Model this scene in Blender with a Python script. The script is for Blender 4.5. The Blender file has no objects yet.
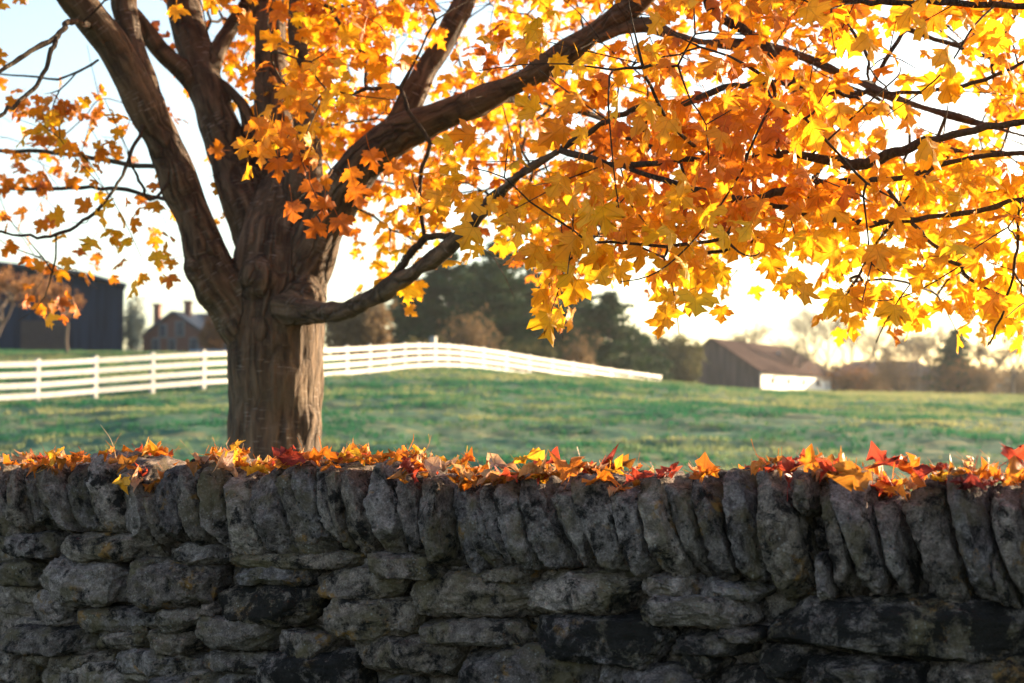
import bpy, math, random
import numpy as np
from mathutils import Vector, Matrix, Euler
R = math.radians
random.seed(7); rng = np.random.default_rng(11)
scene = bpy.context.scene
C = scene.collection

# ------------------------------------------------------------------ camera, world, sun, exposure
CAMH = 1.4; F = 1024*50/36.0; HOR = 410.0
PITCH = math.atan((HOR-341.5)/F)
cam = bpy.data.cameras.new('camera'); camo = bpy.data.objects.new('camera', cam); C.objects.link(camo)
camo.location = (0, 0, CAMH); camo.rotation_euler = (R(90)+PITCH, 0, 0)
cam.lens = 50; cam.sensor_width = 36; cam.clip_start = 0.05; cam.clip_end = 4000
cam.dof.use_dof = True; cam.dof.focus_distance = 4.75; cam.dof.aperture_fstop = 3.0
scene.camera = camo
SUN_AZ, SUN_EL = 55.0, 9.5          # degrees to the right of +Y, above horizon
w = bpy.data.worlds.new('World'); scene.world = w; w.use_nodes = True
nt = w.node_tree; bg = nt.nodes['Background']
sky = nt.nodes.new('ShaderNodeTexSky'); sky.sky_type = 'NISHITA'; sky.sun_disc = False
sky.sun_elevation = R(SUN_EL); sky.sun_rotation = R(SUN_AZ)
sky.air_density = 1.0; sky.dust_density = 2.2; sky.ozone_density = 1.0; sky.altitude = 200
nt.links.new(sky.outputs[0], bg.inputs[0]); bg.inputs[1].default_value = 0.105
sl = bpy.data.lights.new('sun', 'SUN'); sl.energy = 4.5; sl.angle = R(0.6); sl.color = (1.0, 0.76, 0.49)
slo = bpy.data.objects.new('sun', sl); C.objects.link(slo); slo.location = (30, 20, 20)
sd = Vector((math.sin(R(SUN_AZ))*math.cos(R(SUN_EL)), math.cos(R(SUN_AZ))*math.cos(R(SUN_EL)), math.sin(R(SUN_EL))))
slo.rotation_euler = sd.to_track_quat('Z', 'Y').to_euler()
scene.view_settings.view_transform = 'Standard'; scene.view_settings.look = 'None'
scene.view_settings.gamma = 1; scene.view_settings.exposure = 2.25
cy = scene.cycles
cy.max_bounces = 10; cy.diffuse_bounces = 5; cy.transmission_bounces = 8; cy.glossy_bounces = 2
cy.volume_bounces = 0; cy.sample_clamp_indirect = 6; cy.use_denoising = True; cy.transparent_max_bounces = 8

# ------------------------------------------------------------------ helpers
def at(px, py, Y):
    """world point seen at pixel (px,py) at depth Y"""
    u = (px-512)/F; v = (341.5-py)/F
    d = np.array([u, math.cos(PITCH)-v*math.sin(PITCH), math.sin(PITCH)+v*math.cos(PITCH)])
    d = d*(Y/d[1])
    return np.array([d[0], Y, CAMH+d[2]])
def project(P):
    P = np.asarray(P, float); x = P[..., 0]; y = P[..., 1]; z = P[..., 2]-CAMH
    c, s = math.cos(PITCH), math.sin(PITCH)
    f = y*c+z*s; v = -y*s+z*c; f = np.where(f < 0.05, 0.05, f)
    return 512+F*x/f, 341.5-F*v/f

def _hash(ix, iy, iz, seed):
    h = (ix.astype(np.int64)*374761393+iy.astype(np.int64)*668265263+iz.astype(np.int64)*2147483647+seed*974634777) & 0xffffffff
    h = ((h ^ (h >> 13))*1274126177) & 0xffffffff
    h = ((h ^ (h >> 16))*2246822519) & 0xffffffff
    return ((h ^ (h >> 15)) & 0xffffff)/float(0xffffff)
def vnoise(P, seed=0):
    P = np.asarray(P, float); i = np.floor(P); f = P-i; f = f*f*f*(f*(f*6-15)+10)
    i = i.astype(np.int64); o = 0
    for dx in (0, 1):
        for dy in (0, 1):
            for dz in (0, 1):
                wgt = (f[:, 0] if dx else 1-f[:, 0])*(f[:, 1] if dy else 1-f[:, 1])*(f[:, 2] if dz else 1-f[:, 2])
                o = o+wgt*_hash(i[:, 0]+dx, i[:, 1]+dy, i[:, 2]+dz, seed)
    return o*2-1
def fbm(P, octv=4, seed=0, gain=.5, lac=2.03):
    P = np.asarray(P, float); a = 1; s = 0
    for k in range(octv):
        s = s+a*vnoise(P, seed+k*17); P = P*lac+3.7; a *= gain
    return s

def prop(o, label=None, cat=None, group=None, kind=None):
    if label: o['label'] = label
    if cat: o['category'] = cat
    if group: o['group'] = group
    if kind: o['kind'] = kind
    return o
def empty(name, loc, label, cat, group=None):
    o = bpy.data.objects.new(name, None); C.objects.link(o); o.location = loc; o.empty_display_size = .1
    return prop(o, label, cat, group)
def mkmesh(name, V, Fc, mat=None, smooth=True, uv=None, attr=None):
    """V (n,3); Fc list of faces or (m,k) array, or tuple (loop_verts, loop_totals)"""
    me = bpy.data.meshes.new(name); V = np.asarray(V, np.float32)
    if isinstance(Fc, tuple): lv, lt = Fc
    elif isinstance(Fc, np.ndarray): lv = Fc.ravel(); lt = np.full(len(Fc), Fc.shape[1])
    else:
        lt = np.array([len(f) for f in Fc]); lv = np.array([i for f in Fc for i in f])
    lv = np.asarray(lv, np.int32); lt = np.asarray(lt, np.int32)
    me.vertices.add(len(V)); me.vertices.foreach_set('co', V.ravel())
    me.loops.add(len(lv)); me.loops.foreach_set('vertex_index', lv)
    me.polygons.add(len(lt)); st = np.concatenate([[0], np.cumsum(lt)[:-1]]).astype(np.int32)
    me.polygons.foreach_set('loop_start', st); me.polygons.foreach_set('loop_total', lt)
    me.polygons.foreach_set('use_smooth', np.full(len(lt), smooth, bool))
    if uv is not None:
        l = me.uv_layers.new(name='UVMap'); l.data.foreach_set('uv', np.asarray(uv, np.float32)[lv].ravel())
    for k, a in (attr or {}).items():
        t = me.attributes.new(k, 'FLOAT', 'POINT'); t.data.foreach_set('value', np.asarray(a, np.float32))
    me.update(calc_edges=True)
    if mat: me.materials.append(mat)
    return me
def obj(name, me, parent=None, local=False):
    if parent is not None and not local:
        l = parent
        off = Vector((0, 0, 0))
        while l is not None: off += l.location; l = l.parent
        me.transform(Matrix.Translation(-off))
    o = bpy.data.objects.new(name, me); C.objects.link(o)
    if parent is not None: o.parent = parent
    return o
class MB:
    def __init__(s): s.V = []; s.Fl = []; s.n = 0; s.A = []
    def add(s, V, Fs, a=None):
        V = np.asarray(V, float).reshape(-1, 3)
        s.V.append(V); s.Fl += [tuple(i+s.n for i in f) for f in Fs]; s.n += len(V)
        if a is not None: s.A.append(np.full(len(V), a))
        return s
    def box(s, c, size, rz=0, M=None):
        hx, hy, hz = [q/2 for q in size]
        P = np.array([[x, y, z] for z in (-hz, hz) for y in (-hy, hy) for x in (-hx, hx)])
        if rz: P = P@np.array([[math.cos(rz), math.sin(rz), 0], [-math.sin(rz), math.cos(rz), 0], [0, 0, 1]])
        P = P+np.array(c)
        return s.add(P, [(0, 2, 3, 1), (4, 5, 7, 6), (0, 1, 5, 4), (2, 6, 7, 3), (0, 4, 6, 2), (1, 3, 7, 5)])
    def tube(s, pts, rad, n=8, cap=True, jit=0):
        pts = np.asarray(pts, float); m = len(pts)
        T = np.gradient(pts, axis=0); T /= np.linalg.norm(T, axis=1)[:, None]+1e-9
        a = np.array([0, 0, 1.]) if abs(T[0][2]) < .9 else np.array([1., 0, 0])
        u = np.cross(T[0], a); u /= np.linalg.norm(u); V = []
        th = np.arange(n)*2*math.pi/n
        for i in range(m):
            u = u-T[i]*np.dot(u, T[i]); u /= np.linalg.norm(u)+1e-9; v = np.cross(T[i], u)
            r = rad[i]*(1+(jit*(rng.random(n)-.5) if jit else 0))
            V.append(pts[i]+(np.cos(th)*r)[:, None]*u+(np.sin(th)*r)[:, None]*v)
        V = np.concatenate(V); Fs = []
        for i in range(m-1):
            for j in range(n):
                k = (j+1) % n; Fs.append((i*n+j, i*n+k, (i+1)*n+k, (i+1)*n+j))
        if cap: Fs.append(tuple(range(n-1, -1, -1))); Fs.append(tuple((m-1)*n+j for j in range(n)))
        return s.add(V, Fs)
    def mesh(s, name, mat, smooth=False): return mkmesh(name, np.concatenate(s.V), s.Fl, mat, smooth)
def catmull(P, per=6):
    P = np.asarray(P, float); Q = np.vstack([2*P[0]-P[1], P, 2*P[-1]-P[-2]]); out = []
    for i in range(1, len(Q)-2):
        for t in np.linspace(0, 1, per, endpoint=False):
            a, b, c, d = Q[i-1:i+3]
            out.append(.5*((2*b)+(c-a)*t+(2*a-5*b+4*c-d)*t*t+(-a+3*b-3*c+d)*t**3))
    out.append(P[-1]); return np.array(out)

# ------------------------------------------------------------------ material helper
class NT:
    def __init__(s, name):
        s.m = bpy.data.materials.new(name); s.m.use_nodes = True; s.t = s.m.node_tree
        for n in list(s.t.nodes): s.t.nodes.remove(n)
        s.out = s.n('ShaderNodeOutputMaterial')
    def n(s, typ, **kw):
        x = s.t.nodes.new(typ)
        for k, v in kw.items(): setattr(x, k, v)
        return x
    def set(s, sock, v):
        if isinstance(v, bpy.types.NodeSocket): s.t.links.new(v, sock)
        elif v is not None: sock.default_value = v if not isinstance(v, (tuple, list)) or len(v) != 3 or sock.type != 'RGBA' else (*v, 1)
    def coord(s, kind='Object', scale=None, rot=None):
        o = s.n('ShaderNodeTexCoord').outputs[kind]
        if scale is not None:
            mp = s.n('ShaderNodeMapping'); s.set(mp.inputs[0], o); mp.inputs['Scale'].default_value = scale if isinstance(scale, tuple) else (scale,)*3
            if rot: mp.inputs['Rotation'].default_value = rot
            o = mp.outputs[0]
        return o
    def noise(s, vec, scale, detail=4, rough=.55, dist=0, w=None):
        x = s.n('ShaderNodeTexNoise')
        if w is not None: x.noise_dimensions = '4D'; s.set(x.inputs['W'], w)
        s.set(x.inputs['Vector'], vec); x.inputs['Scale'].default_value = scale; x.inputs['Detail'].default_value = detail
        x.inputs['Roughness'].default_value = rough; x.inputs['Distortion'].default_value = dist
        return x.outputs[0]
    def vor(s, vec, scale, feature='F1', out=0, rnd=1):
        x = s.n('ShaderNodeTexVoronoi'); x.feature = feature; s.set(x.inputs['Vector'], vec); x.inputs['Scale'].default_value = scale
        x.inputs['Randomness'].default_value = rnd
        return x.outputs[out]
    def ramp(s, fac, stops, interp='LINEAR'):
        x = s.n('ShaderNodeValToRGB'); s.set(x.inputs[0], fac); e = x.color_ramp.elements; x.color_ramp.interpolation = interp
        while len(e) < len(stops): e.new(.5)
        for q, (p, c) in zip(e, stops):
            q.position = p; q.color = (c, c, c, 1) if isinstance(c, (int, float)) else (*c, 1)
        return x.outputs[0]
    def mix(s, f, a, b, mode='MIX'):
        x = s.n('ShaderNodeMix', data_type='RGBA', blend_type=mode); s.set(x.inputs[0], f); s.set(x.inputs[6], a); s.set(x.inputs[7], b)
        return x.outputs[2]
    def math(s, op, a, b=None, c=None, clamp=False):
        x = s.n('ShaderNodeMath', operation=op, use_clamp=clamp); s.set(x.inputs[0], a)
        if b is not None: s.set(x.inputs[1], b)
        if c is not None: s.set(x.inputs[2], c)
        return x.outputs[0]
    def bump(s, h, strength=.5, dist=.01, normal=None):
        x = s.n('ShaderNodeBump'); s.set(x.inputs['Height'], h); x.inputs['Strength'].default_value = strength
        x.inputs['Distance'].default_value = dist
        if normal: s.set(x.inputs['Normal'], normal)
        return x.outputs[0]
    def bsdf(s, col, rough=.8, normal=None, spec=.3, metal=0):
        x = s.n('ShaderNodeBsdfPrincipled'); s.set(x.inputs['Base Color'], col); s.set(x.inputs['Roughness'], rough)
        x.inputs['Specular IOR Level'].default_value = spec; x.inputs['Metallic'].default_value = metal
        if normal: s.set(x.inputs['Normal'], normal)
        return x.outputs[0]
    def end(s, sh): s.t.links.new(sh, s.out.inputs[0]); return s.m

def m_plain(name, col, rough=.8, var=.15, scale=3, bump=.2):
    t = NT(name); c = t.coord(); n = t.noise(c, scale, 5)
    cc = t.ramp(n, [(.3, tuple(q*(1-var) for q in col)), (.7, tuple(min(1, q*(1+var)) for q in col))])
    return t.end(t.bsdf(cc, rough, t.bump(n, bump, .02)))

def m_stone(name='limestone', crust=0.):
    t = NT(name); c = t.coord(); oi = t.n('ShaderNodeObjectInfo').outputs['Random']
    wv = t.math('MULTIPLY', oi, 37.0)
    big = t.noise(c, 5, 5, .6, w=wv); mid = t.noise(c, 28, 6, .7, w=wv); fine = t.noise(c, 150, 4, .7)
    base = t.ramp(mid, [(.30, (.058, .046, .042)), (.46, (.150, .123, .112)), (.66, (.33, .275, .25))])
    base = t.mix(t.math('MULTIPLY', oi, .6), base, t.mix(1.0, base, (.86, .84, .90), 'MULTIPLY'))
    tone = t.ramp(t.math('FRACT', t.math('MULTIPLY', oi, 7.31)), [(0, (.58, .57, .60)), (.35, (1.0, .93, .82)), (.7, (.85, .86, .92)), (1, (1.4, 1.34, 1.26))])
    base = t.mix(1.0, base, tone, 'MULTIPLY'); base = t.mix(1.0, base, t.ramp(fine, [(.32, .55), (.5, 1.), (.68, 1.5)]), 'MULTIPLY')
    # brown-olive staining
    st = t.ramp(t.noise(c, 7, 5, .6, w=t.math('ADD', wv, 5.0)), [(.48, 0.), (.62, .75)])
    base = t.mix(st, base, (.115, .088, .042))
    # ochre lichen
    li = t.ramp(t.noise(c, 9, 6, .65, .3, w=t.math('ADD', wv, 11.0)), [(.60, 0.), (.66, .75)])
    base = t.mix(li, base, (.26, .13, .03))
    # pale lichen specks
    vs = t.vor(c, 75); pm = t.ramp(t.noise(c, 14, 4, .6, w=t.math('ADD', wv, 3.0)), [(.5, 0.), (.62, 1.)])
    sp = t.math('MULTIPLY', t.ramp(vs, [(.18, 1.), (.32, 0.)]), pm)
    base = t.mix(t.math('MULTIPLY', sp, .5), base, (.36, .34, .32))
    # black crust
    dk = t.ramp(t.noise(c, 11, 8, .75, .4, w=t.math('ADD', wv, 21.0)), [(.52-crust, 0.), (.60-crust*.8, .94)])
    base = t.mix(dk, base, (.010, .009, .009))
    # pits
    pit = t.ramp(t.vor(c, 38, rnd=1), [(.08, 1.), (.2, 0.)]); pitm = t.math('MULTIPLY', pit, t.ramp(big, [(.45, 0.), (.6, 1.)]))
    base = t.mix(t.math('MULTIPLY', pitm, .85), base, (.02, .02, .02))
    h = t.math('ADD', t.math('MULTIPLY', mid, .9), t.math('MULTIPLY', fine, .42))
    h = t.math('SUBTRACT', h, t.math('MULTIPLY', pitm, .35)); h = t.math('SUBTRACT', h, t.math('MULTIPLY', dk, .15))
    return t.end(t.bsdf(base, .92, t.bump(h, 1., .022), .12))

def m_bark(name, sc=1.0, fiss=1.0, dark=1.0, attr=None):
    t = NT(name); c = t.coord()
    if attr:
        c = t.n('ShaderNodeAttribute', attribute_name=attr).outputs['Vector']; t0 = t.coord
        def cc_(kind='Object', scale=None, rot=None):
            mp = t.n('ShaderNodeMapping'); t.set(mp.inputs[0], c); mp.inputs['Scale'].default_value = scale or (1, 1, 1); return mp.outputs[0]
        t.coord = cc_
    a = t.coord('Object', (9*sc, 9*sc, 1.6*sc)); b = t.coord('Object', (4*sc, 4*sc, 17*sc))
    n1 = t.noise(a, 2.2, 8, .65, .6); n2 = t.noise(c, 30, 5, .6); n3 = t.noise(b, 1.1, 6, .7, 1.2); n4 = t.noise(c, 2.2, 3)
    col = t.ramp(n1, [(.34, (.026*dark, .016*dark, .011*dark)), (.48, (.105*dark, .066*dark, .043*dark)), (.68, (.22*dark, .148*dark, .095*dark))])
    col = t.mix(t.math('MULTIPLY', t.ramp(n3, [(.57, 0.), (.70, 1.)]), .35), col, (.34*dark, .30*dark, .27*dark))
    col = t.mix(t.math('MULTIPLY', n2, .35), col, (.06, .045, .035))
    col = t.mix(t.ramp(n4, [(.45, 0.), (.75, .5)]), col, (.10, .075, .04))
    vz = t.n('ShaderNodeTexVoronoi'); vz.feature = 'DISTANCE_TO_EDGE'; wv_ = t.n('ShaderNodeMix', data_type='RGBA'); wv_.inputs[0].default_value = .16
    t.set(wv_.inputs[6], t.coord('Object', (13*sc, 13*sc, 3.2*sc))); nn_ = t.n('ShaderNodeTexNoise'); t.set(nn_.inputs[0], c); nn_.inputs['Scale'].default_value = 5*sc; nn_.inputs['Detail'].default_value = 4
    sc_ = t.mix(1., nn_.outputs[1], (8., 8., 8.), 'MULTIPLY'); t.set(wv_.inputs[7], sc_); t.set(vz.inputs['Vector'], wv_.outputs[2]); vz.inputs['Scale'].default_value = 1.1
    crk = t.ramp(vz.outputs[0], [(.0, 0.), (.16, 1.)]); cm = t.ramp(t.noise(c, 1.6, 3), [(.38, .15), (.6, 1.)])
    crack = t.math('MULTIPLY', t.math('SUBTRACT', 1., crk), cm); col = t.mix(t.math('MULTIPLY', crack, .8*fiss), col, (.020*dark, .013*dark, .010*dark))
    fl = t.ramp(t.vor(t.coord('Object', (11*sc, 11*sc, 62*sc)), 1.0), [(.18, 1.), (.34, 0.)]); flm = t.ramp(t.noise(c, 3.3, 3), [(.48, 0.), (.64, .5)])
    col = t.mix(t.math('MULTIPLY', fl, flm), col, (.36*dark, .31*dark, .28*dark))
    h = t.math('SUBTRACT', t.math('MULTIPLY', n1, 1.0*fiss), t.math('MULTIPLY', crack, .6*fiss)); h = t.math('ADD', h, t.math('MULTIPLY', n1, .0), t.math('MULTIPLY', n2, .2))
    return t.end(t.bsdf(col, .82, t.bump(h, 1., .03), .25))

def m_leaf(name, stops, attr=None, trans=.5, tmul=1.25, spot=.3):
    """translucent maple leaf: colour by per-leaf value, veins from the leaf's own UV"""
    t = NT(name)
    if attr: f = t.n('ShaderNodeAttribute', attribute_name=attr).outputs['Fac']
    else: f = t.n('ShaderNodeObjectInfo').outputs['Random']
    col = t.ramp(f, stops)
    uv = t.n('ShaderNodeUVMap').outputs[0]; sx = t.n('ShaderNodeSeparateXYZ'); t.set(sx.inputs[0], uv)
    x, y = sx.outputs[0], sx.outputs[1]
    ang = t.math('ABSOLUTE', t.math('ARCTAN2', x, y)); r = t.math('SQRT', t.math('ADD', t.math('MULTIPLY', x, x), t.math('MULTIPLY', y, y)))
    d = t.math('MINIMUM', ang, t.math('ABSOLUTE', t.math('SUBTRACT', ang, .93)))
    d = t.math('MINIMUM', d, t.math('ABSOLUTE', t.math('SUBTRACT', ang, 1.8)))
    d = t.math('MULTIPLY', d, r); vein = t.ramp(d, [(.006, 1.), (.02, 0.)])
    g = t.coord('Object'); n = t.noise(g, 22, 4, .6)
    col = t.mix(t.ramp(n, [(.5, 0.), (.72, spot)]), col, t.mix(1., col, (.55, .36, .3), 'MULTIPLY'))
    col = t.mix(t.math('MULTIPLY', vein, .45), col, t.mix(1., col, (.62, .5, .45), 'MULTIPLY'))
    nb = t.bump(t.math('ADD', t.math('MULTIPLY', vein, -.6), n), .5, .003)
    p = t.bsdf(col, .48, nb, .35)
    tr = t.n('ShaderNodeBsdfTranslucent'); t.set(tr.inputs[0], t.mix(1., col, (tmul, tmul*1.12, tmul*.8), 'MULTIPLY')); t.set(tr.inputs[1], nb)
    mx = t.n('ShaderNodeMixShader'); mx.inputs[0].default_value = trans; t.set(mx.inputs[1], p); t.set(mx.inputs[2], tr.outputs[0])
    return t.end(mx.outputs[0])
def m_foliage(name, a, b, trans=.3):
    t = NT(name); f = t.n('ShaderNodeAttribute', attribute_name='tint').outputs['Fac']; col = t.ramp(f, [(0, a), (1, b)])
    df = t.bsdf(col, .8, None, .15); tr = t.n('ShaderNodeBsdfTranslucent'); t.set(tr.inputs[0], col)
    mx = t.n('ShaderNodeMixShader'); mx.inputs[0].default_value = trans; t.set(mx.inputs[1], df); t.set(mx.inputs[2], tr.outputs[0])
    return t.end(mx.outputs[0])

# ------------------------------------------------------------------ ground
_PX = np.array([-400, 37, 202, 435, 490, 550, 650, 760, 1024, 1400.])
_YY = np.array([7, 20, 46, 60, 77, 95, 120, 160, 250, 900.])
_HT = np.array([
 [-1.4, -.95, .10, .8, 1.9, 3.1, 4.8, 6.0, 8, 12],
 [-1.4, -.95, .19, .95, 2.1, 3.4, 5.2, 6.3, 8, 12],
 [-1.4, -.90, .45, 1.2, 2.2, 3.3, 4.9, 5.9, 7.5, 12],
 [-1.4, -.85, .50, 1.25, 2.4, 2.9, 3.3, 3.5, 4.2, 10],
 [-1.4, -.85, .45, 1.25, 2.15, 2.35, 2.0, 2.2, 3.2, 8],
 [-1.4, -.85, .35, 1.15, 1.85, 1.90, 1.4, 1.6, 2.6, 8],
 [-1.4, -.85, .20, 1.00, 1.60, 1.45, .8, 1.3, 2.5, 7],
 [-1.4, -.85, .05, .50, .90, 1.25, 1.35, 1.6, 2.9, 6],
 [-1.4, -.90, -.22, .03, .40, .8, 1.1, 1.4, 1.8, 5],
 [-1.4, -.95, -.40, -.2, .1, .4, .7, 1.0, 1.4, 5]])
def _H0(px, ly):
    L = np.log(_YY); px = np.clip(px, _PX[0], _PX[-1]); ly = np.clip(ly, L[0], L[-1])
    i = np.clip(np.searchsorted(_PX, px)-1, 0, len(_PX)-2); j = np.clip(np.searchsorted(L, ly)-1, 0, len(L)-2)
    a = (px-_PX[i])/(_PX[i+1]-_PX[i]); b = (ly-L[j])/(L[j+1]-L[j])
    return (_HT[i, j]*(1-a)+_HT[i+1, j]*a)*(1-b)+(_HT[i, j+1]*(1-a)+_HT[i+1, j+1]*a)*b
def H(X, Y, rough=True):
    X = np.asarray(X, float); Y = np.asarray(Y, float); y = np.maximum(Y, 7.)
    px = 512+F*X/y; ly = np.log(y); s = 0
    for dp in (-35, 0, 35):
        for dl in (-.1, 0, .1): s = s+_H0(px+dp, ly+dl)
    s = s/9
    fade = np.clip((y-8)/14, 0, 1)
    P = np.stack([X, Y, X*0], -1).reshape(-1, 3)
    if rough: s = s+fade*(.10*fbm(P*.16, 3, 5)+.06*fbm(P*.8, 4, 9, .6)).reshape(s.shape)
    return s+CAMH
def ground():
    def ax(lo, hi, fine, n):
        t = np.linspace(-1, 1, n); return t
    u = np.linspace(-5.2, 5.2, 420); X = np.sinh(u)*6.2*1.0
    a = np.linspace(0, 1, 440); Y = -60+67*a**.7
    Yf = np.exp(np.linspace(math.log(7.2), math.log(1100), 560)); Y = np.concatenate([np.linspace(-80, 7, 30), Yf])
    # world grid whose columns fan out with distance
    t = np.concatenate([np.linspace(-6, -.5, 40), np.linspace(-.48, .48, 420), np.linspace(.5, 6, 40)])
    W = np.maximum(np.abs(Y), 20.)
    XX = t[None, :]*W[:, None]; YY = np.repeat(Y[:, None], len(t), 1)
    Z = H(XX, YY)
    V = np.stack([XX, YY, Z], -1).reshape(-1, 3); n, m = XX.shape
    i = np.arange(n-1)[:, None]*m+np.arange(m-1)[None, :]; i = i.ravel()
    Fc = np.stack([i, i+1, i+m+1, i+m], 1)
    t = NT('meadow_turf'); c = t.coord()
    n1 = t.noise(c, .35, 5, .6); n2 = t.noise(c, 2.2, 6, .7); n3 = t.noise(c, 14, 5, .7)
    col = t.ramp(n2, [(.3, (.020, .080, .048)), (.5, (.042, .130, .075)), (.7, (.085, .155, .072))])
    col = t.mix(t.ramp(n1, [(.45, 0.), (.65, .55)]), col, (.12, .13, .055))
    col = t.mix(t.ramp(t.noise(c, 1.1, 5, .7), [(.52, 0.), (.62, .7)]), col, (.26, .22, .10))
    col = t.mix(t.math('MULTIPLY', n3, .4), col, (.13, .17, .13))
    h = t.math('ADD', n2, t.math('MULTIPLY', n3, .5))
    mat = t.end(t.bsdf(col, .9, t.bump(h, .8, .15), .1))
    o = obj('ground', mkmesh('ground', V, Fc, mat)); prop(o, kind='structure'); return o
ground()

def grass():
    N = 120000
    Y = 15+ (rng.random(N)**.75)*100; tt = (rng.random(N)-.5)*.86
    X = tt*Y; P = np.stack([X, Y, X*0], -1)
    keep = (fbm(P*.5, 3, 33)+.5*fbm(P*2.1, 2, 4)+.35*rng.standard_normal(N)) > -.1
    X, Y = X[keep], Y[keep]; N = len(X); Z = H(X, Y)
    sz = (.6+.8*rng.random(N))*(.065+.0012*Y); B = 5
    V = []; tint = []
    base = np.stack([X, Y, Z-.01], -1); pt = .20+.72*fbm(np.stack([X*.22, Y*.5, X*0], -1), 4, 71, .6)+.5*np.clip((X/Y-.10)*5, 0, 1)*np.clip((Y-45)/30, 0, 1)
    for b in range(B):
        a = rng.random(N)*2*math.pi; lean = .25+.75*rng.random(N)
        d = np.stack([np.cos(a), np.sin(a), 0*a], -1); s = np.stack([-np.sin(a), np.cos(a), 0*a], -1)
        off = d*(rng.random(N)*sz*.5)[:, None]
        wd = (sz*.13)[:, None]
        p0 = base+off-s*wd; p1 = base+off+s*wd
        p2 = base+off+d*(sz*lean*.8)[:, None]+np.array([0, 0, 1])*(sz*(1.1-.35*lean))[:, None]
        V.append(np.stack([p0, p1, p2], 1)); tint.append(np.repeat(np.clip(pt+.09*rng.standard_normal(N), 0, 1), 3))
    V = np.concatenate(V).reshape(-1, 3); Fc = np.arange(len(V)).reshape(-1, 3)
    o = obj('grass', mkmesh('grass', V, Fc, m_foliage('grass_blade', (.030, .140, .068), (.34, .33, .15), .4), False, attr={'tint': np.concatenate(tint)}))
    prop(o, 'short green frosted grass tufts over the rising meadow', 'grass', kind='stuff')
grass()

# ------------------------------------------------------------------ dry stone wall
WD = np.array([.874, -.486, 0.]); WD /= np.linalg.norm(WD); WN = np.array([-WD[1]*-1*-1, 0, 0])
WN = np.array([WD[1], -WD[0], 0.])     # towards the camera
W0 = np.array([0, 4.26, 0.])
def wall_sz(px, py):
    """pixel -> (s along wall, z height) on the wall's front face"""
    p = at(px, py, 1.0); u = p[0]
    s = (u*W0[1]-W0[0])/(WD[0]-u*WD[1]); Y = W0[1]+s*WD[1]
    return s, at(px, py, Y)[2]
def wall_pt(s, z, d=0): return W0+WD*s+WN*d+np.array([0, 0, z])
_cube = {}
def cube(n):
    if n in _cube: return _cube[n]
    V = {}; Fs = []
    def vid(i, j, k):
        key = (i, j, k)
        if key not in V: V[key] = len(V)
        return V[key]
    for a in range(3):
        for side in (0, n):
            for i in range(n):
                for j in range(n):
                    q = []
                    for (di, dj) in ((0, 0), (1, 0), (1, 1), (0, 1)):
                        c = [0, 0, 0]; c[a] = side; c[(a+1) % 3] = i+di; c[(a+2) % 3] = j+dj; q.append(vid(*c))
                    Fs.append(q if side else q[::-1])
    P = np.array(list(V.keys()), float)/n*2-1
    _cube[n] = (P, np.array(Fs)); return _cube[n]
def stone_mesh(corners, depth, dfront, seed, n=22, pw=6.0, rough=1.0, M=None):
    """corners: 4 (s,z) tl,tr,br,bl ; local frame x=s, y=-d, z"""
    r = np.random.default_rng(seed); P, Fs = cube(n)
    Q = np.sign(P)*np.abs(P)**.85
    rho = (np.abs(Q[:, 0])**pw+np.abs(Q[:, 2])**pw)**(1/pw); e_ = 2.6
    Q = Q/((rho**e_+np.abs(Q[:, 1])**e_)**(1/e_))[:, None]*np.array([1.04, 1, 1.03])
    tl, tr, br, bl = [np.array(c) for c in corners]
    u = (Q[:, 0]+1)/2; v = (Q[:, 2]+1)/2
    S = ((bl*(1-u)[:, None]+br*u[:, None])*(1-v)[:, None]+(tl*(1-u)[:, None]+tr*u[:, None])*v[:, None])
    cx = (tl+tr+br+bl)/4; wdt = np.linalg.norm((tr+br-tl-bl)/2); hgt = np.linalg.norm((tl+tr-bl-br)/2); mn = min(wdt, hgt)
    V = np.stack([S[:, 0]-cx[0], -dfront+(1+Q[:, 1])*depth/2, S[:, 1]-cx[1]], 1)
    # chipped facets on the face and edges
    for k in range(14):
        a = r.normal(size=3); a[1] = -abs(a[1])*r.choice([.5, 1.2, 2.4]) if k < 11 else a[1]; a /= np.linalg.norm(a)
        ext = np.abs(a[0])*wdt/2+np.abs(a[2])*hgt/2+np.abs(a[1])*depth/2
        c0 = np.array([0, -dfront+depth/2, 0]); dd = (V-c0)@a; lim = np.quantile(dd, r.uniform(.88, .99))
        V = V-np.outer(np.maximum(0, dd-lim)*.92, a)
    off = r.random(3)*50; nrm = Q/np.linalg.norm(Q, axis=1)[:, None]
    W = V+off
    d = .048*mn*fbm(W*np.array([9, 9, 9]), 2, seed)+.036*mn*fbm(W*24, 4, seed+3, .6)
    # layered bedding for the flat stones, fluting for the tall ones
    rid = 1-np.abs(vnoise(W*np.array([6, 14, 32]) if wdt > hgt else W*np.array([30, 14, 6]), seed+9))
    d = d-.05*mn*np.clip(rid-.75, 0, 1)*4*rough*(.6 if wdt > hgt else .15)+.006*fbm(W*70, 2, seed+5)*rough
    V = V+nrm*d[:, None]
    return V, Fs, cx
EMB = W0*0
wall = empty('stone_wall', tuple(W0), 'grey dry stone wall topped with slanting upright slabs, running across in front of the maple', 'stone wall')
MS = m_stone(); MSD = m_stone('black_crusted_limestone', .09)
ROT = np.array([WD, -WN, [0, 0, 1.]])   # local (s,-d,z) -> world
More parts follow.
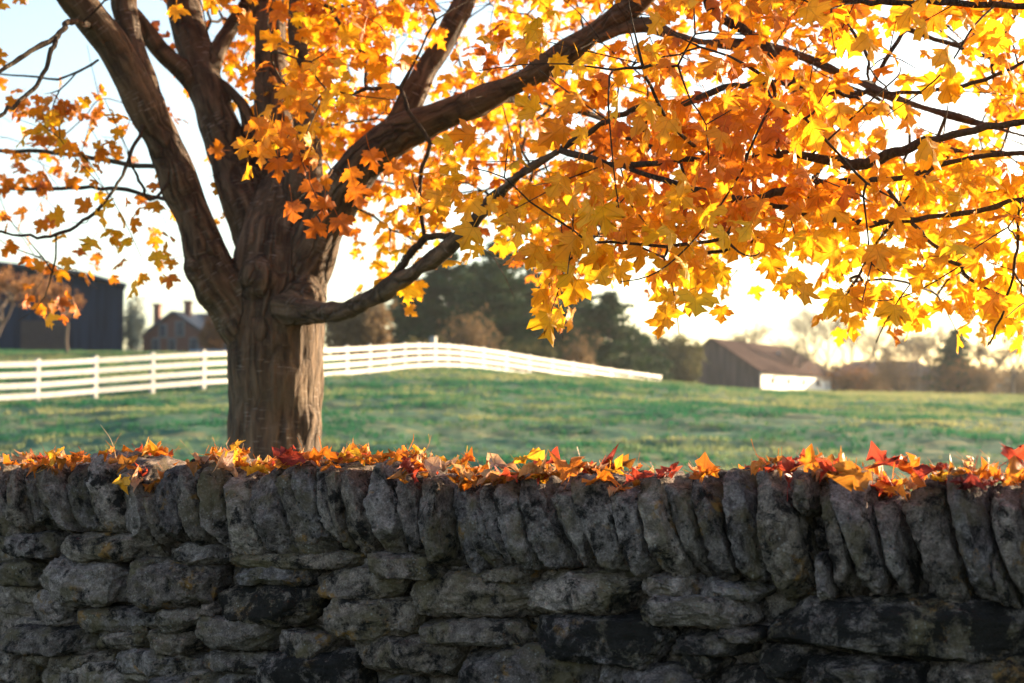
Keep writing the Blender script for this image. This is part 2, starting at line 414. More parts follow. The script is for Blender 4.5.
def put_stone(name, quad, depth, dfront, seed, n=22, pw=6., from_px=True, mat=None):
    c = [wall_sz(*q) for q in quad] if from_px else quad
    V, Fs, cx = stone_mesh(c, depth, dfront, seed, n, pw)
    me = mkmesh(name, V, Fs, mat or MS)
    o = obj(name, me, wall, local=True)
    p = WD*cx[0]+np.array([0, 0, cx[1]]); o.location = tuple(p)
    o.rotation_euler = (0, 0, math.atan2(WD[1], WD[0]))
    return o, c
COP = [(-14,4,471,-6,12,533),(2,23,468,13,40,535),(21,41,464,43,64,532),(40,71,465,63,90,532),(68,99,455,88,112,538),(97,131,462,110,137,542),
(124,146,490,137,157,544),(143,168,466,153,180,545),(165,189,460,178,194,547),(186,211,462,194,217,551),(208,237,470,214,257,558),(234,264,467,250,281,556),
(261,284,464,278,322,560),(281,299,463,296,319,546),(297,312,463,317,329,554),(310,324,465,325,336,555),(321,341,465,334,363,559),(333,381,461,362,400,558),
(379,402,469,400,420,562),(399,435,473,417,437,566),(435,456,480,440,472,577),(449,469,486,463,488,570),(464,483,482,482,506,573),(479,502,480,502,530,574),
(497,530,475,528,556,577),(529,560,480,557,584,573),(552,606,472,587,614,580),(599,629,492,621,646,584),(627,651,477,643,680,580),(648,677,477,677,704,580),
(675,704,476,702,726,581),(703,729,472,728,762,588),(726,780,466,764,808,601),(782,803,471,790,806,516),(808,818,555,808,827,606),(803,819,473,826,851,601),
(815,853,478,860,880,600),(856,884,492,882,914,609),(884,935,485,932,962,607),(935,972,476,963,997,611),(981,990,556,997,1011,612),(976,1011,484,1003,1042,606),(1008,1048,482,1040,1078,622)]
TOPS = []
for k, (a, b, y1, c, d, y2) in enumerate(COP):
    sl_ = (b-a)*.10
    q = [(a-.2, y1-1+random.uniform(-1, 3)), (b+.2, y1-1+random.uniform(-1, 4)), (d-.4+5*(y2-y1)/110, y2+random.uniform(2, 8)), (c+.4+5*(y2-y1)/110, y2+random.uniform(2, 8))]
    o, cc = put_stone('coping_stone', q, .40+random.uniform(-.03, .03), random.uniform(-.028, .026), 100+k, 28, 7.0)
    if y1 < 495: TOPS.append(((cc[0][0]+cc[1][0])/2, max(cc[0][1], cc[1][1])))
s_l = wall_sz(-14, 500)[0]; s_r = wall_sz(1078, 500)[0]
zt = CAMH-.19; zb = CAMH-.50
for side in (0, 1):                      # the wall runs on a little past the frame
    s = s_l if side == 0 else s_r
    for k in range(16):
        wd = random.uniform(.085, .14); a = s-wd if side == 0 else s; s = s-wd if side == 0 else s+wd
        h = zt+random.uniform(-.03, .015)
        put_stone('coping_stone', [(a, h), (a+wd, h), (a+wd+.09, zb), (a+.09, zb)], .40, random.uniform(-.02, .02), 300+k+side*50, 12, 4.6, False)
        TOPS.append((a+wd/2, h))
TOPS.sort()
def top_z(s):
    xs = [t[0] for t in TOPS]; zs = [t[1] for t in TOPS]; return float(np.interp(s, xs, zs))
CRS = [(-30,33,536,559,0),(33,141,538,567,1),(145,212,548,570,3),(212,292,562,590,2),(-30,22,560,590,0),(18,112,564,610,2),(110,201,566,611,0),(197,302,585,634,3),
(4,72,592,633,6),(55,142,610,636,-1),(130,198,611,634,-3),(-25,85,632,657,0),(77,133,635,653,3),(130,181,632,658,2),(179,264,622,656,3),(17,92,657,675,-2),
(88,180,652,681,4),(176,252,655,676,4),(-20,20,656,692,0),(16,120,675,702,0),(119,203,676,704,0),(112,136,628,640,0),(178,206,606,619,0),
(196,352,556,573,1),(352,430,557,579,2),(292,395,568,606,2),(302,400,604,646,2),(373,532,577,624,1),(460,518,569,588,5),(396,517,622,651,1),(316,447,642,681,4),
(254,320,634,664,3),(240,352,657,702,2),(436,587,651,705,1),(360,402,676,702,0),(508,629,577,619,1),(622,690,580,601,1),(682,763,584,604,4),(626,746,598,633,3),
(515,668,617,669,1),(654,740,630,661,2),(706,757,634,646,1),(746,1040,600,668,0),(583,614,666,695,0),(604,702,670,705,0),(740,812,652,684,0),(786,932,667,705,0),(905,1060,666,705,-2),
(664,712,658,684,30),(1035,1120,606,668,0),(690,790,676,706,0),(200,245,676,704,0)]
for k, (x0, x1, y0, y1, ti) in enumerate(CRS):
    cxp, cyp = (x0+x1)/2, (y0+y1)/2; ta = math.radians(ti)
    def rp(x, y):
        dx, dy = x-cxp, y-cyp; return (cxp+dx*math.cos(ta)-dy*math.sin(ta), cyp+dx*math.sin(ta)+dy*math.cos(ta))
    j = lambda f: random.uniform(-f, f)
    hh = (y1-y0)*.12; g = .8
    q = [rp(x0-g+abs(j(5)), y0-g+j(hh)), rp(x1+g-abs(j(5)), y0-g+j(hh)), rp(x1+g-abs(j(6)), y1+g+j(hh)), rp(x0-g+abs(j(6)), y1+g+j(hh))]
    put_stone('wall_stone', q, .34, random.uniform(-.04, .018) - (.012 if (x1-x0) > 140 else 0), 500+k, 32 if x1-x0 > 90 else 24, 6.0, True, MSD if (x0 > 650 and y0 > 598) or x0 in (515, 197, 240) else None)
# rubble behind the face and the courses below the frame
core = MB()
def core_stone(s, z, ws, hs, d, dep, n=6):
    V, Fs, cx = stone_mesh([(s, z+hs), (s+ws, z+hs), (s+ws, z), (s, z)], dep, d, int(s*977+z*3331) % 99991, n, 5)
    Wd = (V+np.array([0, 0, 0]))@ROT+wall_pt(cx[0], cx[1]); core.add(Wd, [tuple(f) for f in Fs])
z = -.06; 
while z < 1.02:
    hs = random.uniform(.05, .09); s = s_l-1.6
    dd = -.03 if z < .46 else -.14
    while s < s_r+1.9:
        ws = random.uniform(.14, .32); core_stone(s, z, ws*1.03, hs*1.12, dd+random.uniform(-.02, .01), .30); s += ws
    z += hs
_a, _b = wall_pt(s_l-1.7, 0, 0), wall_pt(s_r+1.7, 0, 0); _m = (_a+_b)/2-WN*.27
core.box((_m[0], _m[1], .52), (np.linalg.norm(_b-_a), .16, 1.16), math.atan2(WD[1], WD[0]))  # unseen solid box added to stop sun leaking between the stones
obj('rubble_core', core.mesh('rubble_core', MS, True), wall)

# ------------------------------------------------------------------ maple leaf
_half = [(.10, -.07), (.30, -.13), (.29, -.01), (.42, .03), (.36, .13), (.52, .18), (.63, .42), (.47, .41), (.45, .54), (.31, .47), (.17, .45), (.20, .62), (.32, .74), (.15, .79)]
OUT = np.array([(0, 0)]+_half+[(0, 1)]+[(-x, y) for x, y in _half[::-1]])
def leaf_template(seed, ring=True, curl=1.0, petiole=True):
    r = np.random.default_rng(seed); n = len(OUT); o = OUT.copy()
    o = o*(1+.05*r.standard_normal((n, 2))); o[0] = 0; o[:, 0] *= r.uniform(.9, 1.1)
    c = np.array([0, .30]); P = [c]; 
    if ring: P += list(c+(o-c)*.55)
    P += list(o); P = np.array(P); lv = []; 
    for i in range(n):
        k = (i+1) % n
        if ring: lv.append((0, 1+i, 1+k)); lv.append((1+i, 1+n+i, 1+n+k, 1+k))
        else: lv.append((0, 1+i, 1+k))
    x, y = P[:, 0], P[:, 1]; rad = np.hypot(x, y-.3)
    z = -curl*r.uniform(.0, .45)*np.abs(x)+curl*r.uniform(-.1, .5)*(y-.3)**2*-1+curl*.16*rad*np.sin(3*np.arctan2(x, y-.3)+r.random()*6)
    z += curl*.07*r.standard_normal(len(P))*rad-curl*r.uniform(0, .5)*np.clip(rad-.35, 0, 1)**1.3
    V = np.stack([x, y, z], 1); uv = np.stack([x, y], 1)
    if petiole:
        b = len(V); L = r.uniform(.5, .8); zz = r.uniform(.0, .35)
        PV = [(-.012, .01, 0), (.012, .01, 0), (-.012, -L*.5, zz*.3), (.012, -L*.5, zz*.3), (-.012, -L, zz), (.012, -L, zz)]
        V = np.vstack([V, PV]); uv = np.vstack([uv, [(0, .1)]*6]); lv += [(b, b+2, b+3, b+1), (b+2, b+4, b+5, b+3)]
    return V, lv, uv
def faces_arr(lv): return np.array([i for f in lv for i in f]), np.array([len(f) for f in lv])
def leaf_cloud(name, pos, tipd, nrm, size, tint, mat, parent, ring=True, nv=10, seed=0, curl=1.):
    """one mesh of many leaves: pos = base of blade"""
    tipd = tipd/np.linalg.norm(tipd, axis=1)[:, None]
    x = np.cross(tipd, nrm); x /= np.linalg.norm(x, axis=1)[:, None]+1e-9; zz = np.cross(x, tipd)
    var = rng.integers(0, nv, len(pos)); VV = []; LV = []; LT = []; UV = []; TT = []; n0 = 0
    for k in range(nv):
        V, lv, uv = leaf_template(seed+k, ring, curl); fa, ft = faces_arr(lv); m = np.where(var == k)[0]
        if not len(m): continue
        Rm = np.stack([x[m], tipd[m], zz[m]], 1)           # (m,3,3) rows
        W = np.einsum('vi,mij->mvj', V, Rm)*size[m][:, None, None]+pos[m][:, None, :]
        VV.append(W.reshape(-1, 3)); nV = len(V)
        LV.append((fa[None, :]+(np.arange(len(m))*nV)[:, None]+n0).ravel()); LT.append(np.tile(ft, len(m)))
        UV.append(np.tile(uv, (len(m), 1))); TT.append(np.repeat(tint[m], nV)); n0 += nV*len(m)
    me = mkmesh(name, np.concatenate(VV), (np.concatenate(LV), np.concatenate(LT)), mat, True, np.concatenate(UV), {'tint': np.concatenate(TT)})
    return obj(name, me, parent)

# ------------------------------------------------------------------ the maple
TY = 8.6
troot = at(275, 440, TY); troot[2] = float(H(troot[0], TY, False))-.05
tree = empty('maple_tree', tuple(troot), 'big maple in orange and yellow leaf with a forking trunk behind the stone wall', 'tree')
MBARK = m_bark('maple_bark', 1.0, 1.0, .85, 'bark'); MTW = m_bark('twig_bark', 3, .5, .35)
def limb(pts, wpx, per=5):
    """pts [(px,py,Y)], wpx width in px at each"""
    P = np.array([at(*p) for p in pts]); r = np.array([w_/2*p[2]/F for w_, p in zip(wpx, pts)])
    C4 = catmull(np.column_stack([P, r]), per); return C4[:, :3], C4[:, 3]
LIMBS = {
 'trunk': ([(274, 655, 8.6), (274, 610, 8.6), (275, 540, 8.6), (275, 455, 8.6), (275, 400, 8.6), (275, 350, 8.6), (276, 305, 8.6), (280, 262, 8.62), (283, 235, 8.7), (286, 205, 8.75), (288, 175, 8.8), (288, 150, 8.8)], [150, 120, 100, 93, 91, 95, 98, 92, 84, 66, 40, 12]),
 'A': ([(262, 345, 8.55), (236, 305, 8.5), (210, 268, 8.45), (196, 225, 8.4), (178, 178, 8.35), (160, 135, 8.3), (140, 95, 8.2), (112, 45, 8.1), (78, 2, 8.0), (40, -45, 7.9), (0, -100, 7.8)], [60, 55, 47, 39, 38, 37, 36, 36, 35, 31, 26]),
 'A2': ([(165, 140, 8.3), (150, 95, 8.35), (135, 50, 8.45), (125, 5, 8.5), (120, -50, 8.6)], [26, 22, 22, 26, 22]),
 'B': ([(280, 300, 8.7), (262, 240, 8.75), (243, 195, 8.8), (224, 140, 8.9), (207, 90, 9.0), (193, 45, 9.1), (183, 0, 9.2), (175, -60, 9.3)], [60, 56, 48, 42, 38, 34, 32, 28]),
 'B2': ([(210, 110, 9.0), (185, 75, 8.95), (160, 50, 8.9), (142, 25, 8.85), (120, 0, 8.8), (90, -50, 8.7)], [20, 20, 18, 17, 15, 12]),
 'B3': ([(210, 75, 9.0), (222, 45, 9.1), (240, 15, 9.2), (262, -20, 9.3)], [20, 18, 15, 12]),
 'B4': ([(258, 180, 8.85), (250, 130, 8.9), (242, 105, 8.9), (228, 88, 8.95), (216, 78, 9.0)], [10, 12, 12, 10, 8]),
 'C': ([(279, 280, 8.75), (282, 230, 8.8), (282, 180, 8.85), (276, 130, 8.9), (272, 80, 9.0), (270, 30, 9.1), (268, -20, 9.2), (270, -80, 9.3)], [60, 54, 46, 40, 35, 33, 32, 28]),
 'C2': ([(296, 285, 8.55), (300, 235, 8.6), (304, 180, 8.6), (306, 130, 8.65), (304, 90, 8.7), (300, 40, 8.75), (296, -10, 8.8), (290, -70, 8.9)], [50, 46, 36, 30, 26, 22, 20, 18]),
 'D': ([(300, 280, 8.5), (318, 240, 8.45), (338, 200, 8.35), (365, 162, 8.2), (398, 135, 8.05), (435, 118, 7.9), (475, 103, 7.7), (520, 82, 7.5), (560, 58, 7.3), (600, 28, 7.1), (640, -2, 6.9), (690, -50, 6.7)], [50, 47, 44, 42, 39, 31, 28, 26, 25, 24, 23, 18]),
 'D2': ([(390, 140, 8.1), (408, 108, 8.1), (428, 68, 8.1), (450, 30, 8.1), (468, -8, 8.1), (485, -60, 8.1)], [30, 27, 25, 24, 22, 18]),
 'E': ([(278, 308, 8.4), (318, 312, 8.1), (347, 309, 7.8), (375, 297, 7.5), (402, 280, 7.25), (425, 265, 7.0), (448, 248, 6.8), (470, 225, 6.6), (495, 197, 6.4), (520, 175, 6.2), (560, 150, 6.0)], [30, 23, 18, 16.5, 16, 15, 15, 14, 12, 10, 7]),
 'D3': ([(598, 38, 7.1), (622, 30, 7.0), (648, 26, 6.9), (680, 38, 6.8), (715, 44, 6.7), (755, 46, 6.6), (800, 56, 6.5), (850, 78, 6.4), (900, 100, 6.3), (960, 118, 6.2), (1040, 140, 6.1)], [14, 13, 13, 13, 13, 12, 12, 10, 9, 7, 5]),
}
BR = {   # thinner named branches
 'low fork': ([(385, 290, 7.4), (400, 268, 7.25), (415, 248, 7.1), (432, 237, 7.0), (455, 236, 6.9), (472, 228, 6.8)], [12, 10, 9, 8, 8, 5]),
 'diagonal': ([(700, -10, 6.7), (716, 14, 6.6), (747, 32, 6.5), (771, 52, 6.45), (794, 85, 6.4), (812, 116, 6.3), (830, 150, 6.2)], [13, 13, 12, 11, 10, 9, 6]),
 'mid': ([(560, 150, 6.0), (600, 125, 5.9), (640, 108, 5.8), (680, 105, 5.7), (725, 88, 5.7), (775, 84, 5.6), (830, 92, 5.5), (860, 99, 5.5)], [8, 7, 7, 8, 7, 6, 5, 4]),
 'horizontal': ([(560, 150, 6.0), (620, 165, 5.7), (690, 160, 5.5), (745, 156, 5.4), (800, 154, 5.3), (850, 165, 5.25), (888, 156, 5.2), (925, 142, 5.1), (975, 130, 5.0), (1040, 120, 4.9)], [8, 8, 7, 8, 9, 14, 13, 10, 9, 8]),
 'horizontal low': ([(620, 165, 5.7), (680, 185, 5.5), (745, 200, 5.4), (790, 188, 5.4), (840, 182, 5.4), (900, 178, 5.4), (960, 160, 5.3), (1040, 152, 5.2)], [6, 7, 9, 10, 8, 7, 6, 6]),
 'right low': ([(745, 200, 5.4), (800, 212, 5.4), (870, 222, 5.4), (930, 216, 5.3), (985, 210, 5.2), (1045, 190, 5.1)], [5, 7, 8, 6, 7, 7]),
 'right': ([(830, 92, 6.4), (870, 92, 6.3), (925, 92, 6.2), (985, 80, 6.1), (1040, 55, 6.0)], [6, 6, 5, 5, 4]),
 'top': ([(690, -45, 6.7), (760, -12, 5.8), (835, 0, 5.2), (880, 2, 5.0), (940, 2, 4.9), (1040, 6, 4.7)], [14, 10, 7, 7, 8, 8]),
 'middle back': ([(470, 103, 7.7), (510, 100, 7.9), (560, 104, 8.2), (600, 118, 8.5), (650, 135, 8.8)], [8, 9, 8, 7, 4]),
 'far left up': ([(98, 28, 8.1), (72, 22, 7.7), (60, 32, 7.5), (30, 52, 7.3), (0, 70, 7.1), (-50, 95, 6.9)], [9, 7, 6.5, 6, 5, 4]),
 'far left fork': ([(60, 32, 7.5), (52, 50, 7.4), (40, 80, 7.3), (20, 100, 7.2), (0, 116, 7.1), (-40, 140, 7.0)], [6, 6, 5, 5, 4.5, 4]),
 'left high bar': ([(175, 168, 8.4), (130, 164, 8.9), (80, 156, 9.2), (30, 151, 9.5), (-60, 150, 10)], [6, 6, 5.5, 5, 4]),
 'left low bar': ([(190, 205, 8.4), (150, 196, 8.8), (110, 188, 9.0), (60, 189, 9.2), (0, 190, 9.5), (-60, 195, 9.8)], [5, 5, 5, 4.5, 4, 3]),
 'left drooping': ([(150, 110, 8.3), (132, 150, 8.0), (118, 182, 7.8), (95, 212, 7.7), (62, 232, 7.6), (30, 237, 7.5), (-20, 228, 7.4)], [5, 4.5, 4, 4, 4, 3.5, 3]),
 'left small': ([(176, 175, 8.3), (150, 200, 8.1), (140, 180, 8.0), (132, 165, 7.9), (128, 150, 7.9)], [4, 4, 3.5, 3, 2]),
 'left thin': ([(98, 60, 8.1), (60, 78, 8.6), (0, 74, 9)], [3, 3, 2.5]),
 'right hanging': ([(1020, 200, 5.0), (1016, 250, 5.0), (1008, 300, 5.05), (988, 345, 5.1)], [4, 3.5, 3, 2]),
 'right inner': ([(888, 190, 5.3), (915, 225, 5.3), (945, 255, 5.3), (980, 285, 5.3), (1030, 310, 5.3)], [5, 5, 4.5, 4, 3]),
 'top inner': ([(830, -10, 5.6), (850, 30, 5.6), (866, 55, 5.6), (869, 80, 5.6)], [4, 4, 4, 3]),
}
def build_trunk():
    mb = MB()
    for k, (p, wd) in LIMBS.items():
        P, r = limb(p, wd, 6)
        if k != 'trunk': r = r*(1+.03*np.sin(np.arange(len(r))*.55+len(k)))
        mb.tube(P, r, 18)
    # root flare
    for a in range(7):
        an = a*.9+.3; L = .62
        q = [troot+np.array([math.cos(an)*.1, math.sin(an)*.1, .75]), troot+np.array([math.cos(an)*.3, math.sin(an)*.3, .28]), troot+np.array([math.cos(an)*L, math.sin(an)*L, -.05])]
        mb.tube(catmull(q, 4), np.linspace(.2, .08, 9), 10)
    # knuckle on the left limb and callus below
    for (px, py, Y, wp) in ((200, 268, 8.4, 36), (212, 288, 8.42, 36), (240, 322, 8.45, 44), (306, 300, 8.35, 42), (262, 280, 8.4, 50)):
        P = at(px, py, Y); r = wp/2*Y/F
        mb.tube([P+np.array([0, 0, -r*1.1]), P+np.array([0, 0, -r*.6]), P, P+np.array([0, 0, r*.6]), P+np.array([0, 0, r*1.1])], [r*.3, r*.8, r, r*.8, r*.3], 12)
    me = mb.mesh('tmp', None, True); o = bpy.data.objects.new('tmp', me); C.objects.link(o)
    m = o.modifiers.new('r', 'REMESH'); m.mode = 'VOXEL'; m.voxel_size = .011
    s = o.modifiers.new('s', 'SMOOTH'); s.iterations = 7; s.factor = .6
    dg = bpy.context.evaluated_depsgraph_get(); ev = o.evaluated_get(dg); m2 = bpy.data.meshes.new_from_object(ev)
    bpy.data.objects.remove(o)
    n = len(m2.vertices); V = np.empty(n*3, np.float32); m2.vertices.foreach_get('co', V); V = V.reshape(-1, 3).astype(float)
    N = np.empty(n*3, np.float32); m2.vertices.foreach_get('normal', N); N = N.reshape(-1, 3)
    low = np.clip((4.2-V[:, 2])/2.5, .25, 1)
    SP = []; SR = []; SU = []; SV = []; ST = []; SA = []
    for q_, (k, (p, wd)) in enumerate(LIMBS.items()):
        P, r = limb(p, wd, 6); T = np.gradient(P, axis=0); T /= np.linalg.norm(T, axis=1)[:, None]; ds = np.r_[0, np.cumsum(np.linalg.norm(np.diff(P, axis=0), axis=1))]
        u = np.cross(T[0], [0, 1., .1]); u /= np.linalg.norm(u)
        for i in range(len(P)):
            u = u-T[i]*np.dot(u, T[i]); u /= np.linalg.norm(u); SP.append(P[i]); SR.append(r[i]); SU.append(u.copy()); SV.append(np.cross(T[i], u)); ST.append(T[i]); SA.append(ds[i]+q_*7.3)
    SP, SR, SU, SV, ST, SA = map(np.array, (SP, SR, SU, SV, ST, SA)); BC = np.zeros((n, 3))
    for a0 in range(0, n, 20000):
        v_ = V[a0:a0+20000]; D2 = np.linalg.norm(v_[:, None]-SP[None], axis=2)-SR[None]; i = D2.argmin(1); dv = v_-SP[i]
        BC[a0:a0+20000] = np.stack([(dv*SU[i]).sum(1), (dv*SV[i]).sum(1), SA[i]+(dv*ST[i]).sum(1)], 1)
    Wv = BC*np.array([1, 1, .16])
    f1 = 1-np.abs(vnoise(Wv*17+.6*fbm(V*2.5, 2, 3)[:, None], 41))*2; f2 = fbm(BC*np.array([26, 26, 6]), 3, 42)
    d = .0065*low*f1+.005*f2*low+.02*fbm(V*4.5, 2, 8)*.6
    V = V+N*d[:, None]; m2.vertices.foreach_set('co', V.astype(np.float32).ravel()); m2.update()
    m2.materials.clear(); m2.materials.append(MBARK)
    m2.polygons.foreach_set('use_smooth', np.ones(len(m2.polygons), bool)); m2.name = 'trunk'
    at_ = m2.attributes.new('bark', 'FLOAT_VECTOR', 'POINT'); at_.data.foreach_set('vector', BC.astype(np.float32).ravel())
    obj('trunk', m2, tree)
build_trunk()
NODES = []; NRAD = []
for k, (p, wd) in list(LIMBS.items())+list(BR.items()):
    P, r = limb(p, wd, 5)
    if k != 'trunk': NODES += list(P[2:]); NRAD += list(r[2:])
for k, (p, wd) in BR.items():
    P, r = limb(p, wd, 5); P[1:-1] += (.004*rng.standard_normal((len(P)-2, 3)))
    r = r*(1+.06*rng.standard_normal(len(r)))
    r = r*.85
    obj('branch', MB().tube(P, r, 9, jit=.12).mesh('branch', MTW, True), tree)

DEN = """
00002457788887557763788899967787
00100347888853677768887877745875
10011124688854777888777889867578
78433212788876787888999999878678
48653222788778766799999998878878
36321232567778667899999998889888
23333231366776578999999999989888
13344332001366446899879988767998
25212221000135100068624653367888
16011100000013000027301520147658
01000000000000000003002100002315
00000000000000000000000000000013"""
DEN = [[int(c) for c in (r_+'0'*32)[:32]] for r_ in DEN.strip().split('\n')]
DEN[8] = [int(c) for c in '25212210000351006862465333677888']
DEN[9] = [int(c) for c in '16011100000130002730152014766588']
DEN[10] = [int(c) for c in '01000000000000000300210000231158']
DEN[11] = [int(c) for c in '00000000000000000000000000000014']
DA = np.array(DEN, float)
DA[:, :7] *= .72; DA[1, 27:31] = [3, 2, 3, 6]; DA[2, 27:31] = [4, 3, 2, 4]; DA[3, 28:31] = [4, 3, 4]; DA[4, 28:31] = [6, 6, 5]
def dens(px, py):
    px = np.asarray(px, float); py = np.asarray(py, float)
    # smooth lookup
    gx = np.clip(px/32-.5, 0, 31); gy = np.clip(py/32-.5, 0, 11); i = np.floor(gx).astype(int); j = np.floor(gy).astype(int)
    i2 = np.minimum(i+1, 31); j2 = np.minimum(j+1, 11); a = gx-i; b = gy-j
    d = (DA[j, i]*(1-a)+DA[j, i2]*a)*(1-b)+(DA[j2, i]*(1-a)+DA[j2, i2]*a)*b
    out = np.where(py < 0, 6, d)
    out = np.where((px > 1024) & (py >= 0), np.clip(7-np.abs(py-170)/60, 0, 7), out)
    out = np.where((px < 0) & (py >= 0), np.where(py < 260, 2.5, 0), out)
    return np.where((py > 385) | (px < -150), 0, out)
XTRA = []
def clusters():
    out = []
    # (number, px range, py range, depth range)
    for (n, x0, x1, y0, y1, z0, z1) in ((430, 470, 1130, -40, 385, 4.6, 6.6), (440, 380, 1130, -60, 350, 6.5, 9.5), (430, 215, 620, -60, 300, 8.6, 12.5),
            (70, 235, 420, -20, 240, 6.6, 8.2), (190, -80, 235, -60, 340, 7.6, 10.5), (330, -60, 1150, -330, -20, 6.0, 11.5), (0, 0, 0, 0, 0, 0, 0)):
        k = 0
        if not n:
            for q in range(330):      # unseen crown added over the wall and camera to block sky light
                a = random.random()*6.283; rr = 9.5*math.sqrt(random.random()); X = -1.4+rr*math.cos(a); Y_ = 8.6+rr*math.sin(a); Z = random.uniform(3.6, 7.5)
                if Y_ > 4.5 or rr < 3: continue
                XTRA.append((X, Y_, Z))
        while k < n:
            px = random.uniform(x0, x1); py = random.uniform(y0, y1)
            if random.random()*9 > dens(px, py): continue
            if px < 560 and z1 < 7 and py < 120 and random.random() < .8: continue
            z = random.uniform(z0, z1); out.append((px, py, z)); k += 1
    for e in ((548, 300, 5.2), (552, 268, 5.2), (575, 285, 5.2), (562, 250, 5.2), (688, 282, 5.3), (672, 262, 5.3), (665, 300, 5.4), (262, 140, 6.4), (285, 160, 6.4), (300, 185, 6.4), (325, 215, 6.3),
              (30, 115, 7.6), (62, 120, 7.6), (45, 140, 7.6), (75, 160, 7.6), (60, 280, 8), (50, 300, 8), (835, 285, 5.6), (850, 310, 5.6), (1000, 300, 5.5), (1005, 325, 5.5), (990, 345, 5.5), (385, 275, 9.5), (410, 290, 9)): out.append(e)
    return out
CL = clusters(); CP = np.array([at(*c) for c in CL])
X_ = [q for q in XTRA if q[2]-CAMH > max(.45*q[1], 0)+1.5]; CL += [(-999, -999, 9)]*len(X_); CP = np.vstack([CP, X_])
print('clusters', len(CL), len(X_))
def grow():
    pts = [np.array(p) for p in NODES]; par = [-1]*len(pts); n0 = len(pts); load = [0.]*len(pts)
    rem = list(range(len(CP))); A = np.array(pts); best = np.full(len(CP), 1e9); bi = np.zeros(len(CP), int)
    D = np.linalg.norm(CP[:, None]-A[None], axis=2); bi = D.argmin(1); best = D.min(1); done = np.zeros(len(CP), bool); cn = {}
    for it in range(len(CP)):
        k = int(np.where(done, 1e9, best).argmin()); done[k] = True; a = bi[k]; P0 = pts[a]; P1 = CP[k]; L = np.linalg.norm(P1-P0)
        m = max(1, int(L/.16)); prev = a; side = rng.standard_normal(3)*.09*L
        newi = []
        for q in range(1, m+1):
            t = q/m; p = P0+(P1-P0)*t+side*math.sin(math.pi*t)+np.array([0, 0, .10*L*math.sin(math.pi*t)])
            pts.append(p); par.append(prev); load.append(0.); prev = len(pts)-1; newi.append(prev)
        load[prev] += 1; cn[k] = prev
        B = np.array([pts[i] for i in newi]); Dn = np.linalg.norm(CP[:, None]-B[None], axis=2)*1.12; j = Dn.argmin(1); dm = Dn.min(1)
        up = dm < best; best[up] = dm[up]; bi[up] = np.array(newi)[j[up]]
    PA = np.array(pts); pa = np.array(par)
    for it in range(4):
        S = np.zeros_like(PA); cnt = np.zeros(len(PA)); i_ = np.arange(n0, len(PA)); np.add.at(S, pa[i_], PA[i_]); np.add.at(cnt, pa[i_], 1)
        m_ = i_[cnt[i_] > 0]; PA[m_] = .45*PA[m_]+.25*PA[pa[m_]]+.30*S[m_]/cnt[m_][:, None]
    pts = list(PA)
    tot = load[:]; 
    for i in range(len(pts)-1, n0-1, -1):
        if par[i] >= 0: tot[par[i]] += tot[i]
    rad = [min(.011, .0017*max(1, tt)**.42) for tt in tot]
    mb = MB(); chains = []; seen = set(range(n0)); kids = {}
    for i in range(n0, len(pts)): kids.setdefault(par[i], []).append(i)
    tips = [i for i in range(n0, len(pts)) if i not in kids]
    order = sorted(tips, key=lambda i: -1)
    for tpt in tips:
        ch = [tpt]; i = tpt
        while i not in seen:
            seen.add(i); i = par[i]; ch.append(i)
        ch = ch[::-1]
        if len(ch) < 2: continue
        P = np.array([pts[i] for i in ch]); r = np.array([rad[i] if i >= n0 else rad[ch[1]] for i in ch])
        if len(ch) > 2: C4 = catmull(np.column_stack([P, r]), 2); P, r = C4[:, :3], C4[:, 3]
        chains.append((P, np.maximum(r, .0012)))
    chains.sort(key=lambda q: -(q[1].mean()*len(q[0])))
    for P, r in chains[60:]: mb.tube(P, r, 5, False)
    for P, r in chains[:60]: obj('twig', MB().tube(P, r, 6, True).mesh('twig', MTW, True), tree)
    return pts, par, cn, mb
pts, par, cn, tw = grow()
